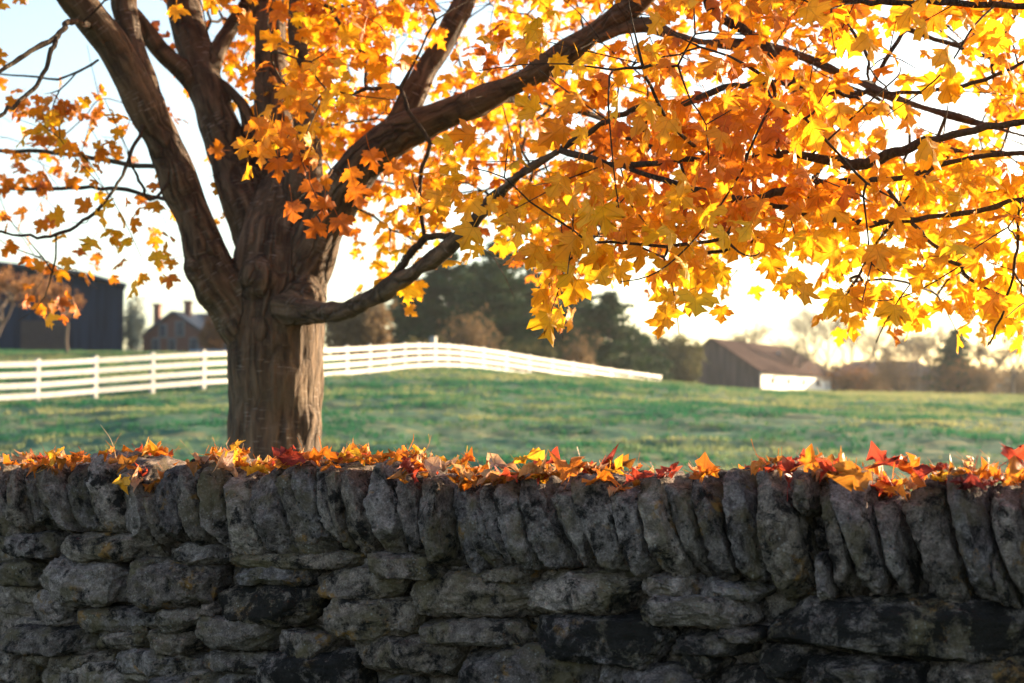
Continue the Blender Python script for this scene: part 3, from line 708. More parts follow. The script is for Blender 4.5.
def leaves():
    pos = []; tip = []; nr = []; sz = []; tn = []; near = []
    for k, (px, py, Y) in enumerate(CL):
        c = CP[k]; node = cn[k]; pd = c-pts[par[node]]; pd = pd/(np.linalg.norm(pd)+1e-6)
        nl = (random.randint(13, 19) if py > -20 else 14) if px > -900 else 22
        tc = .40+.34*fbm(c[None]*1.3, 2, 77)[0]+.1*random.gauss(0, 1)
        if px > 380 and py > 225: tc -= .22          # lowest sprays clear yellow: mostly sunlight, put into their tint
        if 560 < px < 780 and 90 < py < 210: tc += .10  # shaded upper middle of the crown, painted as a darker leaf tint
        if px > 860: tc -= .08
        for q in range(nl):
            t = random.random(); rad_ = random.random()**.6*.26
            g = rng.standard_normal(3); g /= np.linalg.norm(g); p = c+g*rad_*np.array([1, 1, .75])-pd*t*.1
            out = g*.7+pd*.5+np.array([0, 0, -random.uniform(.25, 1.3)])+rng.standard_normal(3)*.35
            n = np.array([0, 0, 1.])*random.uniform(.2, 1.)+rng.standard_normal(3)*.55
            pos.append(p); tip.append(out); nr.append(n); sz.append(random.triangular(.052, .122, .095)*(1 if px > -900 else 1.6)); tn.append(np.clip(tc+random.gauss(0, .13), 0, 1)); near.append(Y)
    pos = np.array(pos); tip = np.array(tip); nr = np.array(nr); sz = np.array(sz); tn = np.array(tn); near = np.array(near)
    # low sun reaches the trunk and the left limb through thinner places in the crown
    sdv = np.array(sd); drop = np.zeros(len(pos), bool)
    for T_, rr in [(at(302, y_, 8.5), .40) for y_ in (450, 425, 400, 375, 350, 325, 290, 265)]+[(at(205-i*9, 225-i*25, 8.4), .2) for i in range(5)]+[(at(640, 20, 6.9), .2), (at(500, 90, 7.6), .2)]:
        w_ = pos-T_; al = w_@sdv; dist = np.linalg.norm(w_-al[:, None]*sdv, axis=1); drop |= (dist < rr) & (al > 0)
    drop &= rng.random(len(pos)) < .96
    pos, tip, nr, sz, tn, near = [q_[~drop] for q_ in (pos, tip, nr, sz, tn, near)]
    px, py = project(pos+tip/np.linalg.norm(tip, axis=1)[:, None]*.05)
    d = dens(px, py)
    tgt = -np.log(1-np.minimum(d/9, 1)*.94)*1.08
    gx = np.clip(((px+160)/32).astype(int), 0, 45); gy = np.clip(((py+360)/32).astype(int), 0, 25); ar = .30*(sz*F/pos[:, 1])**2
    A = np.zeros((26, 46)); np.add.at(A, (gy, gx), ar/1024.)
    inside = (py > -16) & (pos[:, 1] > 3) & (px > -150)
    kp = np.where(inside, tgt/np.maximum(A[gy, gx], 1e-3), .8)
    keep = (rng.random(len(pos)) < kp) & (pos[:, 2] > 1.75)
    # keep the trunk and the big limbs readable, as they are
    for kk, fr in [(k_, .4) for k_ in BR]+[('trunk', .93), ('A', .95), ('B', .9), ('D', .93), ('D2', .95), ('E', .85), ('C', .5), ('B2', .8), ('D3', .75)]:
        P, r = limb(*(LIMBS.get(kk) or BR[kk]), 6); X, Yp = project(P); W_ = r*F/P[:, 1]
        dd = np.hypot(px[:, None]-X[None], py[:, None]-Yp[None])-W_[None]-6; dep = pos[:, 1] < (8.6 if kk in LIMBS else P[:, 1].mean()+.2)
        keep &= ~((dd.min(1) < 0) & dep & (rng.random(len(px)) < fr))
    hero = [(549, 326, 5.2, .135, .05), (578, 292, 5.2, .13, .12), (541, 300, 5.25, .12, .2), (560, 268, 5.2, .12, .35), (597, 262, 5.2, .12, .15), (690, 302, 5.4, .12, .05), (668, 300, 5.4, .12, .0), (664, 326, 5.45, .11, .3),
            (699, 275, 5.4, .12, .05), (612, 268, 5.3, .10, .2), (928, 152, 4.6, .12, .05), (945, 62, 4.5, .12, .08), (868, 48, 4.6, .12, .1), (740, 250, 5.4, .12, .1), (770, 268, 5.4, .12, .08), (640, 255, 5.3, .12, .2)]
    hero += [(258, 128, 6.3, .12, .5), (270, 140, 6.3, .12, .3), (282, 132, 6.4, .12, .6), (262, 155, 6.2, .13, .4), (278, 168, 6.3, .12, .7), (246, 148, 6.2, .11, .35), (292, 150, 6.4, .12, .6), (300, 165, 6.4, .11, .75), (310, 190, 6.4, .12, .8), (292, 212, 6.3, .12, .85), (325, 208, 6.3, .12, .8),
            (338, 226, 6.3, .12, .85), (355, 196, 6.3, .12, .75), (320, 232, 6.3, .11, .9), (300, 110, 6.5, .11, .5), (286, 96, 6.5, .11, .3), (370, 160, 6.5, .12, .7), (350, 178, 6.4, .11, .6), (390, 172, 6.4, .12, .65)]
    hp = np.array([at(h_[0], h_[1]-h_[3]*F/h_[2]*.35, h_[2]) for h_ in hero]); m_ = len(hero)
    pos = np.vstack([pos, hp]); tip = np.vstack([tip, np.stack([rng.normal(0, .3, m_), rng.normal(0, .2, m_), -np.ones(m_)], 1)]); nr = np.vstack([nr, np.stack([rng.normal(.2, .3, m_), -np.ones(m_), rng.normal(.3, .2, m_)], 1)])
    sz = np.r_[sz, [h_[3]*.9 for h_ in hero]]; tn = np.r_[tn, [h_[4] for h_ in hero]]; near = np.r_[near, [h_[2] for h_ in hero]]; keep = np.r_[keep, np.ones(m_, bool)]
    a = keep & (near < 7); b = keep & (near >= 7)
    ml = m_leaf('maple_leaf', [(0., (.88, .46, .02)), (.25, (.86, .36, .018)), (.5, (.76, .235, .014)), (.75, (.60, .15, .013)), (1., (.36, .085, .018))], 'tint', .50, 1.02)
    cr = leaf_cloud('crown', pos[a], tip[a], nr[a], sz[a], tn[a], ml, tree, True, 14, 1000)
    leaf_cloud('crown', pos[b], tip[b], nr[b], sz[b], tn[b], ml, tree, False, 10, 2000)
    print('leaves', a.sum(), b.sum())
    # petiole twiglets
    return
leaves()
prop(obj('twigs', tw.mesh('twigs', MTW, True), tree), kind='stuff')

# ------------------------------------------------------------------ fallen leaves on the wall
LM = {}
def lmat(key):
    if key in LM: return LM[key]
    cols = {'orange': [(0, (.58, .15, .02)), (.5, (.68, .22, .025)), (1, (.50, .11, .02))], 'red': [(0, (.38, .045, .03)), (.5, (.50, .065, .035)), (1, (.30, .04, .03))],
            'yellow': [(0, (.78, .40, .03)), (1, (.74, .32, .025))], 'tan': [(0, (.52, .25, .15)), (.5, (.58, .28, .13)), (1, (.60, .34, .25))],
            'brown': [(0, (.26, .095, .018)), (1, (.34, .13, .025))], 'maroon': [(0, (.20, .03, .03)), (1, (.26, .03, .03))]}
    LM[key] = m_leaf('fallen_'+key, cols[key], None, .42, 1.25, .45); return LM[key]
LMESH = {}
def lmesh(key, v, curl=1.8):
    k = (key, v, curl)
    if k not in LMESH:
        V, lv, uv = leaf_template(3000+v, True, curl, True); V = V-np.array([0, .35, 0]); rr = np.random.default_rng(v*7+len(key)); an = rr.uniform(0, 3.14); ca, sa = math.cos(an), math.sin(an)
        a_ = V[:, 0]*ca+V[:, 1]*sa; b_ = -V[:, 0]*sa+V[:, 1]*ca; r1 = rr.uniform(.26, .7); z_ = V[:, 2]+.06*np.sin(b_*14+rr.random()*6)
        V = np.stack([(r1+z_)*np.sin(a_/r1)*ca-b_*sa, (r1+z_)*np.sin(a_/r1)*sa+b_*ca, r1-(r1+z_*-1)*np.cos(a_/r1)], 1); fa, ft = faces_arr(lv)
        LMESH[k] = mkmesh('fallen_leaf', V, (fa, ft), lmat(key), True, uv)
    return LMESH[k]
def fallen(key, v, p, rot, size, label, group=None, curl=1.8):
    o = bpy.data.objects.new('fallen_leaf', lmesh(key, v, curl)); C.objects.link(o)
    o.location = tuple(p); o.rotation_euler = rot; o.scale = (size,)*3
    return prop(o, label, 'leaf', group)
# distinct leaves: px, py, d behind the face, colour, size, euler, label
yaw = math.atan2(WD[1], WD[0])
HERO = [
 (126, 483, .015, 'yellow', .080, (R(-85), 0, yaw+.1), 'yellow leaf caught on the face of the wall just below its top, at the left'),
 (853, 476, .010, 'brown', .135, (R(-62), R(60), yaw+.2), 'large rust brown leaf flopped over the wall edge, points hanging down'),
 (906, 467, -.06, 'orange', .115, (R(72), R(15), yaw-.2), 'largest glowing orange leaf, curled and standing up, right of the brown drooping leaf'),
 (872, 462, -.12, 'red', .11, (R(55), R(-30), yaw+.6), 'bright red leaf behind the brown drooping leaf and left of the glowing orange one'),
 (786, 471, -.05, 'red', .095, (R(75), R(10), yaw), 'rounded red orange leaf standing up over the short top slab'),
 (808, 461, -.05, 'orange', .085, (R(85), R(70), yaw+.4), 'narrow orange leaf folded upright like a spike beside the rounded red one'),
 (520, 457, -.05, 'yellow', .115, (R(52), R(-35), yaw), 'clear yellow leaf at the top of the heap in the middle of the wall'),
 (546, 459, -.04, 'red', .085, (R(80), R(20), yaw), 'red pointed leaf tip standing right of the clear yellow leaf'),
 (490, 464, -.03, 'tan', .14, (R(28), R(-20), yaw+.5), 'wide tan leaf lying flat under the clear yellow leaf'),
 (438, 468, -.02, 'tan', .12, (R(30), R(20), yaw-.5), 'dull pink tan leaf with a smooth rolled edge, left of the heap in the middle'),
 (468, 476, .02, 'tan', .10, (R(-25), R(10), yaw+1.2), 'small tan leaf poking out over the stones below the wide tan one'),
 (412, 470, .015, 'red', .09, (R(-55), 0, yaw+.2), 'deep red leaf bending down over a slab left of the pink tan leaf'),
 (404, 477, .018, 'brown', .07, (R(-75), 0, yaw-.3), 'small ochre leaf stuck beneath the deep red leaf'),
 (228, 467, .010, 'tan', .11, (R(-30), R(5), yaw), 'pale pink leaf draped on the wall top just left of the trunk'),
 (285, 455, -.02, 'red', .115, (R(82), R(12), yaw), 'scarlet leaf standing up on its points in front of the maple trunk'),
 (970, 484, .012, 'maroon', .09, (R(-60), R(20), yaw+.4), 'dark maroon leaf hanging over the right end of the wall'),
 (1012, 470, -.01, 'orange', .11, (R(60), R(-20), yaw), 'crumpled orange leaf near the right end, above the maroon one'),
 (1013, 455, -.07, 'red', .10, (R(80), R(60), yaw+.3), 'tall folded red brown leaf sticking up at the far right end'),
 (612, 470, -.03, 'yellow', .075, (R(70), R(30), yaw), 'small greenish yellow leaf standing at the gap right of the big heap'),
 (567, 465, -.04, 'orange', .12, (R(48), R(8), yaw+.3), 'broad orange leaf propped up on the right side of the big heap'),
 (536, 470, .0, 'tan', .11, (R(45), R(70), yaw), 'folded dull pink leaf at the front of the big heap'),
 (700, 472, -.03, 'orange', .10, (R(55), R(-20), yaw), 'bright orange leaf alone on the slabs between the big heap and the rounded red leaf'),
 (42, 455, -.05, 'yellow', .10, (R(65), R(10), yaw), 'golden leaf standing up near the left end of the wall'),
 (222, 452, -.06, 'yellow', .095, (R(75), R(-20), yaw), 'curled golden leaf sticking up just left of the trunk'),
 (930, 468, -.05, 'red', .10, (R(35), R(-10), yaw+.5), 'pink red leaf lying right of the glowing orange leaf'),
 (190, 463, -.02, 'brown', .12, (R(20), R(0), yaw), 'long flat brown leaf left of the curled golden one'),
]
for k, (px, py, d, key, sz, rot, lab) in enumerate(HERO):
    s, zz = wall_sz(px, py); p = wall_pt(s, 0, d); p[2] = at(px, py, p[1])[2]
    if lab.find('up') < 0 and k not in (0, 1, 11, 12): rot = (rot[0]*.6, rot[1]*.6, rot[2])
    fallen(key, k % 9, p, rot, sz*.88, lab, None, 1.8 if sz > .1 else 2.2)
GL = {'orange': 'small orange leaf in the loose litter along the top of the wall', 'red': 'small red leaf in the loose litter along the top of the wall',
      'yellow': 'small golden yellow leaf in the loose litter along the top of the wall', 'tan': 'small dull tan leaf in the loose litter along the top of the wall', 'brown': 'small rust brown leaf in the loose litter along the top of the wall'}
for k in range(272):
    s = random.uniform(s_l-.1, s_r+.05)
    frac = (s-s_l)/(s_r-s_l)
    lay = random.random(); d = -random.uniform(.02, .38); heap = .018*math.exp(-((frac-.47)/.06)**2)
    z = top_z(s)-.010+lay*.028+heap*lay
    if frac < .45: key = random.choices(['orange', 'yellow', 'red', 'tan', 'brown'], [50, 12, 8, 12, 18])[0]
    elif frac < .6: key = random.choices(['orange', 'yellow', 'red', 'tan', 'brown'], [36, 6, 20, 22, 16])[0]
    else: key = random.choices(['orange', 'yellow', 'red', 'tan', 'brown'], [40, 4, 26, 14, 16])[0]
    up = lay > .5
    rot = (R(random.gauss(0, 20 if up else 9)), R(random.gauss(0, 20 if up else 9)), random.uniform(0, 6.28))
    fallen(key, random.randrange(14), wall_pt(s, z, d), rot, random.uniform(.05, .092), GL[key], key+' leaves in the litter on the wall top', 1.5)
# dry stalk
s, zz = wall_sz(96, 462); p0 = wall_pt(s, zz, -.1); s2, z2 = wall_sz(80, 425); p1 = wall_pt(s2, z2, -.1)
prop(obj('dry_stalk', MB().tube(catmull([p0, (p0+p1)/2+np.array([.01, 0, .008]), p1], 5), np.linspace(.0022, .001, 11), 6).mesh('dry_stalk', m_plain('straw', (.42, .30, .16)), True)),
     'thin dry stalk poking up out of the leaves near the left end of the wall', 'stalk')

# ------------------------------------------------------------------ white plank fence
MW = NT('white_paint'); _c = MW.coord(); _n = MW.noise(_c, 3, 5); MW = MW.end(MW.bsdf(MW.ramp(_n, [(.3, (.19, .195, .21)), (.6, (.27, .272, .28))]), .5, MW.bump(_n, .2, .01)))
def fence():
    P = [(-90, None), (-22, None), (37, 45.7), (95, None), (152, None), (203, None), (247, None), (286, None), (319, None), (346, None), (369, None), (388, None), (404, None), (418, None), (433, None)]
    # march: first run from the left into the distance
    runA = []; x = np.array([(37-512)/F*45.7, 45.7]); runA.append(x)
    tgt = np.array([-4.4, 78.]); 
    pxs = [95, 152, 203, 247, 286, 319, 346, 369, 388, 404, 418, 433]
    for q in pxs:
        u = (q-512)/F; a = runA[-1]; best = None
        for Y in np.linspace(a[1]+.3, a[1]+4.5, 400):
            L = math.hypot(u*Y-a[0], Y-a[1])
            if best is None or abs(L-2.6) < best[0]: best = (abs(L-2.6), Y)
        runA.append(np.array([u*best[1], best[1]]))
    pre = []; a = runA[0]; dd = runA[1]-runA[0]
    for k in range(1, 4): pre.append(a-dd*k)
    runA = pre[::-1]+runA; runB = [runA[-1]]
    for q in (447.6, 462, 483, 506, 529, 552, 573, 592, 611, 630, 647, 660):
        u = (q-512)/F; a = runB[-1]; best = None
        for Y in np.linspace(a[1]+.2, a[1]+4.5, 400):
            L = math.hypot(u*Y-a[0], Y-a[1])
            if best is None or abs(L-2.9) < best[0]: best = (abs(L-2.9), Y)
        runB.append(np.array([u*best[1], best[1]]))
    print('corner', runA[-1], 'end', runB[-1])
    allp = runA+runB[1:]; gz = [float(H(p[0], p[1], False)) for p in allp]
    base = (allp[0][0], allp[0][1], gz[0])
    fe = empty('plank_fence', base, 'white four board fence climbing the meadow and turning a corner', 'fence')
    for i, p in enumerate(allp):
        cor = i == len(runA)-1; w_ = .30 if cor else .15; h = 1.7 if cor else 1.40
        d = allp[min(i+1, len(allp)-1)]-allp[max(i-1, 0)]; rz = math.atan2(d[1], d[0])
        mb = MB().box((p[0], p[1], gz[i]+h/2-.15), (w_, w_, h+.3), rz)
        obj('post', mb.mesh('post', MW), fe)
    for i in range(0, len(allp)-1):
        a, b = allp[i], allp[i+1]; L = np.linalg.norm(b-a); rz = math.atan2(b[1]-a[1], b[0]-a[0]); n = np.array([math.sin(rz), -math.cos(rz)])*.09
        mb = MB()
        for z in (.22, .56, .90, 1.24):
            za, zb_ = gz[i]+z, gz[i+1]+z; q = []
            for (pp, zz_) in ((a, za), (b, zb_)):
                for (dn, dz) in ((0, -.082), (.03, -.082), (.03, .082), (0, .082)):
                    nn = n/.09; q.append((pp[0]+n[0]*1+nn[0]*dn, pp[1]+n[1]*1+nn[1]*dn, zz_+dz))
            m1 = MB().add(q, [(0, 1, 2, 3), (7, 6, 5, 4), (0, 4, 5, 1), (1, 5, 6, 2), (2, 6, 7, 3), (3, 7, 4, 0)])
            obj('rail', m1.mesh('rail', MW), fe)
    return allp
FP = fence()

# ------------------------------------------------------------------ buildings
def siding(name, col, sx=3.0, rough=.7, var=.35):
    t = NT(name); g = t.coord('Generated'); c = t.coord('Object', (sx, sx, .15)); n = t.noise(c, 1.2, 3)
    c2 = t.ramp(n, [(.35, tuple(q*(1-var) for q in col)), (.65, tuple(q*(1+var) for q in col))])
    return t.end(t.bsdf(c2, rough, t.bump(n, .4, .05), .08))
def prism(out, back, mat, name, parent, thick=None):
    """polygon in world (list of 3d pts) extruded by vector back"""
    A = np.array(out, float); n = len(A); V = np.vstack([A, A+np.array(back)])
    Fs = [tuple(range(n)), tuple(range(2*n-1, n-1, -1))]+[(i, n+i, n+(i+1) % n, (i+1) % n) for i in range(n)]
    return obj(name, mkmesh(name, V, Fs, mat, False), parent)
def quad_slab(a, b, c, d, th, mat, name, parent):
    P = np.array([a, b, c, d], float); n = np.cross(P[1]-P[0], P[3]-P[0]); n /= np.linalg.norm(n)
    if n[2] < 0: n = -n
    V = np.vstack([P, P+n*th]); return obj(name, mkmesh(name, V, [(0, 1, 2, 3), (7, 6, 5, 4), (0, 4, 5, 1), (1, 5, 6, 2), (2, 6, 7, 3), (3, 7, 4, 0)], mat, False), parent)
# dark barn, left
def barn_dark():
    Y = 125.; b = at(125, 350, Y); root = empty('dark_barn', (b[0], Y, b[2]-1), 'large blue black board barn with a low pitched roof at the far left', 'barn')
    zb_ = b[2]-2.; e = at(124, 289, Y); k1 = at(80, 275, Y); pk = at(-70, 258, Y); k2 = at(-210, 275, Y); e2 = at(-255, 289, Y)
    prism([(e2[0], Y, zb_), (e[0], Y, zb_), e, k1, pk, k2, e2], (-11, 32, 0), siding('blue_black_boards', (.010, .022, .044), 2.2, .95), 'wall', root)
    mr = m_plain('barn_roof_metal', (.035, .055, .09), .6); back = np.array([-11, 34, 0.])
    o_ = np.array([0, -.8, .12])
    e_ = at(129, 288.2, Y); 
    for q, r_ in ((e_, k1), (k1, pk), (pk, k2), (k2, e2)): quad_slab(q+o_, r_+o_, r_+back, q+back, .22, mr, 'roof', root)
    d0 = at(20, 348, Y); dm = m_plain('barn_door_paint', (.05, .035, .035), .8)
    MBx = MB().box((at(45, 340, Y)[0], Y-.06, b[2]+.9), (4.2, .1, 3.4)); obj('door', MBx.mesh('door', dm), root)
barn_dark()
def brick():
    t = NT('red_brick'); br = t.n('ShaderNodeTexBrick'); t.set(br.inputs[0], t.coord('Object', (1, 1, 1), (R(90), 0, 0)))
    br.inputs['Color1'].default_value = (.20, .075, .05, 1); br.inputs['Color2'].default_value = (.15, .055, .04, 1); br.inputs['Mortar'].default_value = (.22, .19, .17, 1)
    br.inputs['Scale'].default_value = 3.5; br.inputs['Mortar Size'].default_value = .015
    return t.end(t.bsdf(br.outputs[0], .85))
MBR = brick()
def glass_mat(name='window_glass'):
    t = NT(name); return t.end(t.bsdf((.05, .06, .08), .15, None, .6))
MG = glass_mat()
def house():
    Y = 150.; b = at(172, 350, Y); root = empty('brick_house', (b[0], Y, b[2]), 'red brick house with two tall chimneys beyond the fence, left of the maple trunk', 'house')
    zb_ = b[2]-1.5; L = at(143, 340, Y); Rr = at(203, 340, Y); el = at(143, 336, Y); er = at(203, 333, Y); ap = at(173, 313, Y)
    prism([(L[0], Y, zb_), (Rr[0], Y, zb_), er, ap, el], (3, 11, 0), MBR, 'wall', root)
    mr = m_plain('slate', (.10, .105, .12), .7); bk = np.array([3, 11, 0.]); o_ = np.array([0, -.4, .05])
    for q, r_ in ((el+np.array([-.4, 0, -.3]), ap), (ap, er)): quad_slab(q+o_, r_+o_, r_+bk, q+bk, .2, mr, 'roof', root)
    # wing to the right, roof sloping towards us
    wl, wr = at(203, 340, Y+1.5), at(246, 340, Y+1.5); wt = at(203, 334, Y+1.5)[2]
    obj('wing_wall', MB().box(((wl[0]+wr[0])/2, Y+5, (zb_+wt)/2), (wr[0]-wl[0], 7, wt-zb_)).mesh('wing_wall', MBR), root)
    rt = at(203, 315, Y+5)[2]
    quad_slab((wl[0]-3, Y+1.1, wt), (wr[0]+.4, Y+1.1, wt), (wr[0]-1.5, Y+5.2, rt), (wl[0]-3, Y+5.2, rt), .2, mr, 'roof', root)
    for cx_, y0 in ((157.5, 305), (188, 302)):
        p = at(cx_, y0, Y+2); q = at(cx_, 345, Y+2)
        c_ = obj('chimney', MB().box((p[0], Y+2, (p[2]+q[2])/2), (.62, .9, p[2]-q[2])).box((p[0], Y+2, p[2]), (.85, 1.1, .25)).mesh('chimney', MBR), root)
    for wx, wy, ww, wh in ((180, 329, .7, 1.4), (163, 331, .6, 1.2), (194, 345, .7, 1.3), (172, 345, .6, 1.2), (156, 345, .6, 1.2)):
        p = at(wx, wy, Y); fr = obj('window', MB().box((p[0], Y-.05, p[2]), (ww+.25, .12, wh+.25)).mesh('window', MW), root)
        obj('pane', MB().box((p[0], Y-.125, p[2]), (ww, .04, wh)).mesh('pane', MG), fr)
    p = at(219, 346, Y+1.5)
    for wx in (214, 228):
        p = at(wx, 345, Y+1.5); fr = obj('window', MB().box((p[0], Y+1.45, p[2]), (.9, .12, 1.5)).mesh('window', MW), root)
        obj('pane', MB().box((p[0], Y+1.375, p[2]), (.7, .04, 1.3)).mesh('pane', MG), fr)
house()
# low blue-grey wall by the house
p = at(208, 354, 118.); q = at(240, 354, 118.)
prop(obj('low_wall', MB().box(((p[0]+q[0])/2, 118, p[2]), (q[0]-p[0]+3, .5, .75)).mesh('low_wall', m_plain('blue_grey_render', (.22, .27, .36)))), 'low blue grey wall below the brick house, mostly behind the maple trunk', 'wall')
def barn_lit():
    S = 1.5
    def P(wd, ln, rel):   # along gable (left/back), along wall (right/back)
        x = 24.4-.87*wd+.49*ln; y = 140+.49*wd+.87*ln; return np.array([x*S, y*S, CAMH+rel*S])
    root = empty('red_roofed_barn', tuple(P(0, 0, 1.6)), 'brown barn with a shallow roof and one dazzling sunlit white side', 'barn')
    lo = 1.2; Ln = 24.2
    gable = [P(0, 0, lo), P(6.7, 0, lo), P(6.7, 0, 5.8), P(5, 0, 7.1), P(0, 0, 3.84)]
    back = P(0, Ln, 0)-P(0, 0, 0)
    prism([g+back*.004 for g in gable], back*.99, siding('brown_boards', (.085, .060, .055), 2.), 'wall', root)
    mr = NT('rusty_tin'); n_ = mr.noise(mr.coord('Object', (1.5, 1.5, .3)), 1.5, 4); mr = mr.end(mr.bsdf(mr.ramp(n_, [(.3, (.035, .018, .016)), (.7, (.075, .040, .034))]), .9, None, .03))
    o_ = -back/np.linalg.norm(back)*.7; dn = np.array([0, 0, .06])
    quad_slab(P(-.45, 0, 3.58)+o_+dn, P(5, 0, 7.1)+o_+dn, P(5, Ln, 7.1)-o_+dn, P(-.45, Ln, 3.58)-o_+dn, .15, mr, 'roof', root)
    quad_slab(P(5, 0, 7.1)+o_+dn, P(7.1, 0, 5.5)+o_+dn, P(7.1, Ln, 5.5)-o_+dn, P(5, Ln, 7.1)-o_+dn, .15, mr, 'roof', root)
    quad_slab(P(-.03, .1, lo), P(-.03, Ln-.1, lo), P(-.03, Ln-.1, 3.8), P(-.03, .1, 3.8), .08, siding('white_boards', (.78, .76, .72), 2.5, .5, .05), 'side_wall', root)
    for l in (3, 8, 13, 18): 
        a, b_, c_, d_ = P(-.09, l, 2.6), P(-.09, l+1.1, 2.6), P(-.09, l+1.1, 3.3), P(-.09, l, 3.3)
        quad_slab(a, b_, c_, d_, .04, MG, 'window', root)
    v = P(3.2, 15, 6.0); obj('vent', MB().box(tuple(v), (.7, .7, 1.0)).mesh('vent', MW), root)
barn_lit()
def shed():
    Y = 240.; a = at(832, 392, Y); b = at(948, 392, Y); root = empty('long_shed', tuple(a), 'low brown shed half hidden by bare trees, right of the sunlit barn', 'shed')
    e = at(832, 376, Y)[2]; r_ = at(880, 362, Y+5)[2]; m = siding('shed_boards', (.10, .065, .05), 1.5)
    obj('wall', MB().box(((a[0]+b[0])/2, Y+5, (e+a[2]-2)/2), (b[0]-a[0], 10, e-a[2]+2)).mesh('wall', m), root)
    mr = m_plain('shed_roof_tin', (.15, .09, .075), .6)
    quad_slab((a[0]-.6, Y-.6, e-.2), (b[0]+.6, Y-.6, e-.2), (b[0]-4, Y+5, r_), (a[0]+5, Y+5, r_), .2, mr, 'roof', root)
    quad_slab((a[0]-.6, Y+10.6, e-.2), (b[0]+.6, Y+10.6, e-.2), (b[0]-4, Y+5, r_), (a[0]+5, Y+5, r_), .2, mr, 'roof', root)
shed()

# ------------------------------------------------------------------ background trees
def tuft_cloud(name, pos, size, tint, mat, parent, k=3, flat=.6):
    """k small leaf-shaped quads per position"""
    pos = np.repeat(pos, k, 0); size = np.repeat(size, k); tint = np.repeat(tint, k); n = len(pos)
    pos = pos+rng.standard_normal((n, 3))*size[:, None]*.6
    a = rng.standard_normal((n, 3)); a[:, 2] *= flat; a /= np.linalg.norm(a, axis=1)[:, None]
    b = np.cross(a, rng.standard_normal((n, 3))); b /= np.linalg.norm(b, axis=1)[:, None]
    s = size[:, None]*(.5+rng.random((n, 1)))
    V = np.stack([pos-a*s, pos-b*s*.45, pos+a*s, pos+b*s*.45], 1).reshape(-1, 3)
    Fc = np.arange(n*4).reshape(-1, 4)
    return obj(name, mkmesh(name, V, Fc, mat, False, attr={'tint': np.repeat(tint, 4)}), parent)
def base_at(px, Y, dz=-.15):
    X = (px-512)/F*Y; return np.array([X, Y, float(H(X, Y, False))+dz])
MPINE = m_foliage('pine_needles', (.010, .040, .018), (.055, .090, .030), .15)
MTR = m_plain('far_bark', (.10, .075, .06), .9, .2, 4)
def pine(px, Y, ytop, wpx, label, seed):
    r = np.random.default_rng(seed); b = base_at(px, Y); top = at(px, ytop, Y)[2]; h = top-b[2]; W_ = wpx*.66*Y/F
    root = empty('pine_tree', tuple(b), label, 'tree', 'pines beyond the fence')
    obj('trunk', MB().tube([b, b+np.array([.1, 0, h*.5]), b+np.array([0, 0, h*.97])], [.26, .17, .04], 8).mesh('trunk', MTR, True), root)
    pos = []; tn = []; sz = []; mb = MB(); nb = int(h*10)
    for i in range(nb):
        t = .10+.88*(i/nb)+r.normal()*.01; a = r.random()*6.283; prof = (1-t)**.75*(.55+.6*min(1, t/.22))
        L = W_*prof*r.uniform(.55, 1.2)+.3; z = h*t
        d = np.array([math.cos(a), math.sin(a), r.uniform(.05, .35)-(1-t)*.15]); p0 = b+np.array([0, 0, z])
        mb.tube([p0, p0+d*L*.6, p0+d*L+np.array([0, 0, .15*L])], [.05, .03, .01], 4, False)
        m = int(10+L*14)
        q = r.random(m)**.6; P = p0+np.outer(q*L, d)+r.normal(size=(m, 3))*np.array([.35, .35, .16])*(.5+L*.12)
        pos.append(P); tn.append(np.clip(.25+.35*r.random(m)+.4*(r.random()-.4), 0, 1)); sz.append(np.full(m, .23))
    obj('limbs', mb.mesh('limbs', MTR, True), root)
    tuft_cloud('crown', np.vstack(pos), np.concatenate(sz), np.concatenate(tn), MPINE, root, 3, .5)
pine(402, 150, 285, 52, 'dark pine rising behind the fence corner, leftmost of the row of pines', 1)
pine(447, 158, 250, 84, 'broad dark pine behind the fence just right of the corner', 2)
pine(500, 150, 240, 92, 'tallest wide pine in the middle of the row', 3)
pine(556, 160, 262, 80, 'dark pine behind the low hanging yellow leaf', 4)
pine(608, 150, 292, 80, 'pine with spreading lower boughs near the right end of the row', 5)
pine(642, 175, 335, 52, 'short pine at the right end of the row', 6)

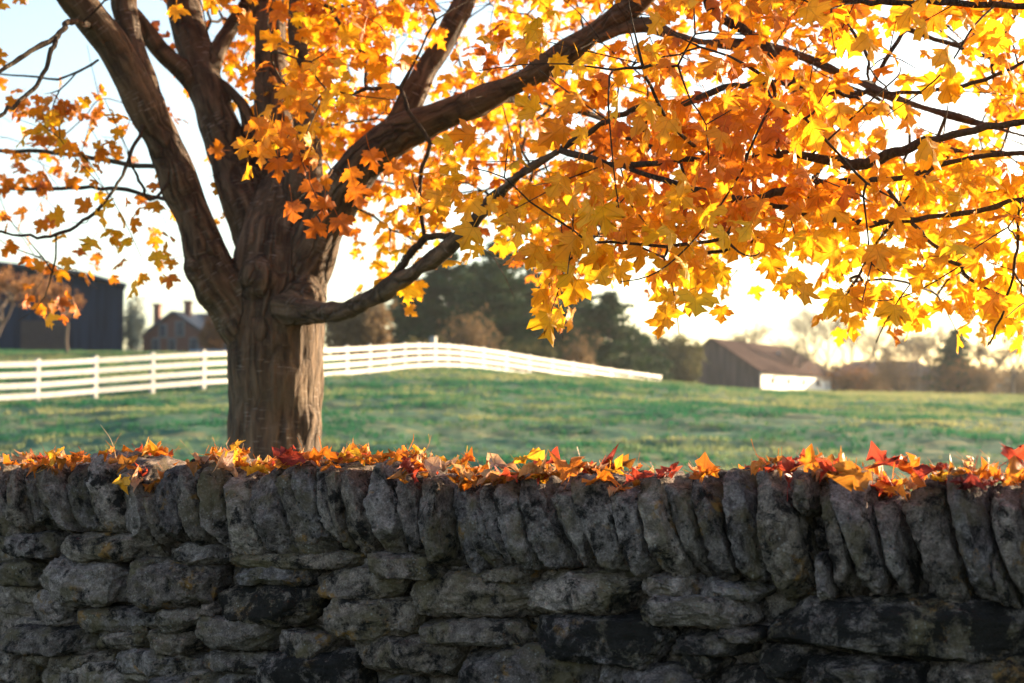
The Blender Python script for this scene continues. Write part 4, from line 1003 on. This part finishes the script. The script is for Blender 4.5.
pine(424, 166, 276, 60, 'slim dark pine set back between the leftmost pine and the broad one', 11)
pine(474, 172, 262, 70, 'pine set back in the gap left of the tallest one', 12)
pine(530, 174, 268, 74, 'pine set back in the gap right of the tallest one', 13)
pine(584, 176, 292, 70, 'pine set back between the two right hand ones', 14)
def bush(px, Y, ytop, wpx, name, label, mat, seed, group=None, dens_=1.0, sz=.16, cat='bush', stems=14, kk=3):
    r = np.random.default_rng(seed); b = base_at(px, Y); top = at(px, ytop, Y)[2]; h = max(.8, top-b[2]); W_ = wpx/2*Y/F
    root = empty(name, tuple(b), label, cat, group); mb = MB(); pos = []
    for i in range(stems):
        a = r.random()*6.283; e = r.uniform(.25, 1)
        tp = b+np.array([math.cos(a)*W_*.8*e**.7, math.sin(a)*W_*.8*e**.7, h*(.92-.45*e*r.random())])
        pts_ = catmull([b+r.normal(size=3)*np.array([.2, .2, 0]), b+(tp-b)*.45+np.array([0, 0, h*.1]), tp], 3); mb.tube(pts_, np.linspace(.06, .012, len(pts_)), 4, False)
        for q in range(4):
            s0 = pts_[r.integers(2, len(pts_))]; t2 = s0+r.normal(size=3)*np.array([W_*.22, W_*.22, h*.16]); mb.tube([s0, (s0+t2)/2+r.normal(size=3)*.05, t2], [.025, .015, .006], 4, False)
            m = int(16*dens_*(1+W_*.3)); pos.append(t2+r.normal(size=(m, 3))*np.array([W_*.13, W_*.13, h*.09]))
    obj('stems', mb.mesh('stems', MTR, True), root)
    P = np.vstack(pos); P = P[(P[:, 2] > b[2]+.05)]
    tuft_cloud('foliage', P, np.full(len(P), sz), np.clip(.5+.3*fbm(P*.8, 2, seed)+.15*r.standard_normal(len(P)), 0, 1), mat, root, kk, .8)
MBRN = m_foliage('dry_brown_leaves', (.10, .065, .035), (.26, .17, .085), .3)
MRUS = m_foliage('russet_leaves', (.16, .065, .03), (.38, .19, .07), .35)
MOLV = m_foliage('olive_leaves', (.04, .05, .02), (.15, .13, .05), .3)
MPAL = m_foliage('pale_leaves', (.28, .31, .27), (.50, .53, .47), .4)
bush(358, 112, 312, 74, 'bush', 'rounded golden brown bush behind the fence just right of the trunk', MBRN, 21, None, 2.2, .17, stems=26)
bush(474, 122, 322, 70, 'bush', 'twiggy brown bush in front of the pines, right of the fence corner', MBRN, 22, None, .8, .12, stems=22)
bush(425, 125, 340, 50, 'bush', 'low olive bush right at the fence corner', MOLV, 23, None, 1.2, .15)
bush(578, 128, 344, 50, 'bush', 'small brown bush by the fence below the right hand pines', MBRN, 24, None, .9, .13)
bush(535, 126, 348, 50, 'bush', 'low olive bush in the middle of the pines', MOLV, 25, None, 1., .14)
bush(676, 190, 343, 54, 'bush', 'dark olive shrub thicket against the left end of the sunlit barn', MOLV, 26, None, 2., .24, stems=24)
bush(655, 200, 350, 60, 'bush', 'dark brown scrub left of the thicket by the sunlit barn', MBRN, 27, None, 1.4, .22, stems=22)
bush(131, 140, 302, 26, 'bush', 'pale frosty bush between the dark barn and the brick house', MPAL, 28, None, 1.2, .16)
bush(212, 142, 322, 30, 'bush', 'reddish bush in front of the brick house', MRUS, 29, None, 1.2, .16)
def small_tree(px, Y, ytop, wpx, label, mat, seed, lean=0., ybase=None, tk=.16, group=None, dens_=1., sz=.15, levels=4, name='small_tree'):
    r = np.random.default_rng(seed); b = base_at(px, Y); top = at(px, ytop, Y)[2]; h = top-b[2]; W_ = wpx/2*Y/F
    root = empty(name, tuple(b), label, 'tree', group); mbt = MB(); mb = MB(); pos = []
    def rec(p, d, L, rad, lv):
        q = p+d*L; mid = p+d*L*.5+r.normal(size=3)*L*.05
        (mbt if lv == 0 else mb).tube([p, mid, q], [rad, rad*.85, rad*.68], 6 if lv < 2 else 4, False)
        if lv >= levels: 
            pos.append(q+r.normal(size=(int(7*dens_), 3))*L*.35) if dens_ else None; return
        for k in range(r.integers(3, 5) if lv < 3 else 3):
            nd = d+r.normal(size=3)*np.array([.62*W_/h*2, .62*W_/h*2, .35]); nd[2] = abs(nd[2])*.8+.1 if lv < 3 else nd[2]; nd /= np.linalg.norm(nd)
            rec(q if k < 2 else mid+(q-mid)*r.random(), nd, L*r.uniform(.58, .8), rad*.6, lv+1)
    d0 = np.array([lean, 0, 1.]); d0 /= np.linalg.norm(d0); rec(b, d0, h*.34, tk, 0)
    V = np.concatenate(mb.V); mx = V[:, 2].max()-b[2]; sc = (h/mx)
    for m_ in (mbt, mb): m_.V = [(v-b)*np.array([1, 1, sc])+b for v in m_.V]
    obj('trunk', mbt.mesh('trunk', MTR, True), root); obj('limbs' if dens_ else 'crown', mb.mesh('limbs', MTR, True), root)
    if dens_:
        P = (np.vstack(pos)-b)*np.array([1, 1, sc])+b
        tuft_cloud('crown', P, np.full(len(P), sz), np.clip(.5+.4*r.standard_normal(len(P)), 0, 1), mat, root, 3, .9)
small_tree(67, 105, 276, 88, 'small russet tree with a thin trunk in front of the dark barn', MRUS, 41, 0, tk=.14, dens_=1.0, sz=.13)
small_tree(-12, 100, 268, 90, 'russet leaning tree cut by the left edge in front of the dark barn', MRUS, 42, .5, tk=.16, dens_=.9, sz=.13)
BT = [(812, 262, 312, 34, 'bare tree standing right behind the right end of the sunlit barn'), (826, 268, 300, 46, 'tall bare tree behind the barn end with two parallel stems'),
      (848, 258, 308, 40, 'tall bare tree left of the shed roof'), (880, 220, 318, 40, 'bare tree rising over the middle of the shed'), (905, 205, 322, 40, 'bare golden twigged tree over the right half of the shed'),
      (932, 215, 330, 44, 'bare tree at the right end of the shed'), (985, 200, 335, 40, 'thin bare tree second from the right edge'), (1013, 180, 322, 50, 'dark bare tree at the right edge of the meadow'),
      (795, 230, 335, 30, 'faint bare tree above the barn roof, right part'), (868, 235, 300, 44, 'tall fine twigged bare tree over the left part of the shed roof'), (918, 230, 305, 44, 'tall fine twigged bare tree over the right end of the shed roof'), (742, 240, 318, 26, 'faint thin bare tree above the barn roof, left part')]
for k, (px, Y, yt, wp, lab) in enumerate(BT):
    small_tree(px, Y, yt, wp, lab, MBRN, 60+k, 0, tk=.22, group='bare trees on the right horizon', dens_=.15 if k % 2 else 0, sz=.10, levels=6, name='bare_tree')
pine(957, 190, 330, 40, 'loose pine standing alone among the bare trees at the right', 9)
for k, (px, Y, yt, wp, mt, lab) in enumerate([(850, 195, 366, 56, MRUS, 'reddish brown brush in front of the left part of the shed'), (900, 192, 352, 66, MBRN, 'golden brown brush in front of the middle of the shed'),
        (948, 188, 360, 64, MRUS, 'reddish brush below the lone pine'), (985, 186, 366, 50, MBRN, 'brown brush right of the lone pine'), (1020, 200, 368, 60, MBRN, 'brown brush at the right edge under the dark bare tree'),
        (870, 198, 372, 60, MBRN, 'low brown brush between the barn and the shed middle')]):
    bush(px, Y, yt, wp, 'brush', lab, mt, 80+k, None, .55, .13, 'bush', 26, 2)
# far wood on the horizon
def wood():
    P = []; r = np.random.default_rng(5)
    for k in range(420):
        px = r.uniform(-100, 1150); Y = r.uniform(330, 420); X = (px-512)/F*Y; z = float(H(X, Y, False)); h = r.uniform(4, 8) if px < 720 or px > 780 else 5
        P.append(np.array([X, Y, z])+r.normal(size=(60, 3))*np.array([3, 3, 0])+np.outer(r.random(60)*h, [0, 0, 1]))
    P = np.vstack(P); o = tuft_cloud('far_wood', P, np.full(len(P), .7), r.random(len(P)), m_foliage('far_wood_leaves', (.06, .055, .04), (.16, .13, .09), .2), None, 2)
    prop(o, 'hazy grey brown wood along the far horizon', 'wood', kind='stuff')
wood()

# ------------------------------------------------------------------ morning haze
hz = NT('haze_air'); pv = hz.n('ShaderNodeVolumePrincipled'); pv.inputs['Color'].default_value = (.86, .92, 1., 1); pv.inputs['Density'].default_value = .00013; pv.inputs['Anisotropy'].default_value = .45
hz.t.links.new(pv.outputs[0], hz.out.inputs[1])
hb = obj('haze', MB().box((0, 225, 20), (900, 610, 70)).mesh('haze', hz.m)); prop(hb, kind='stuff')
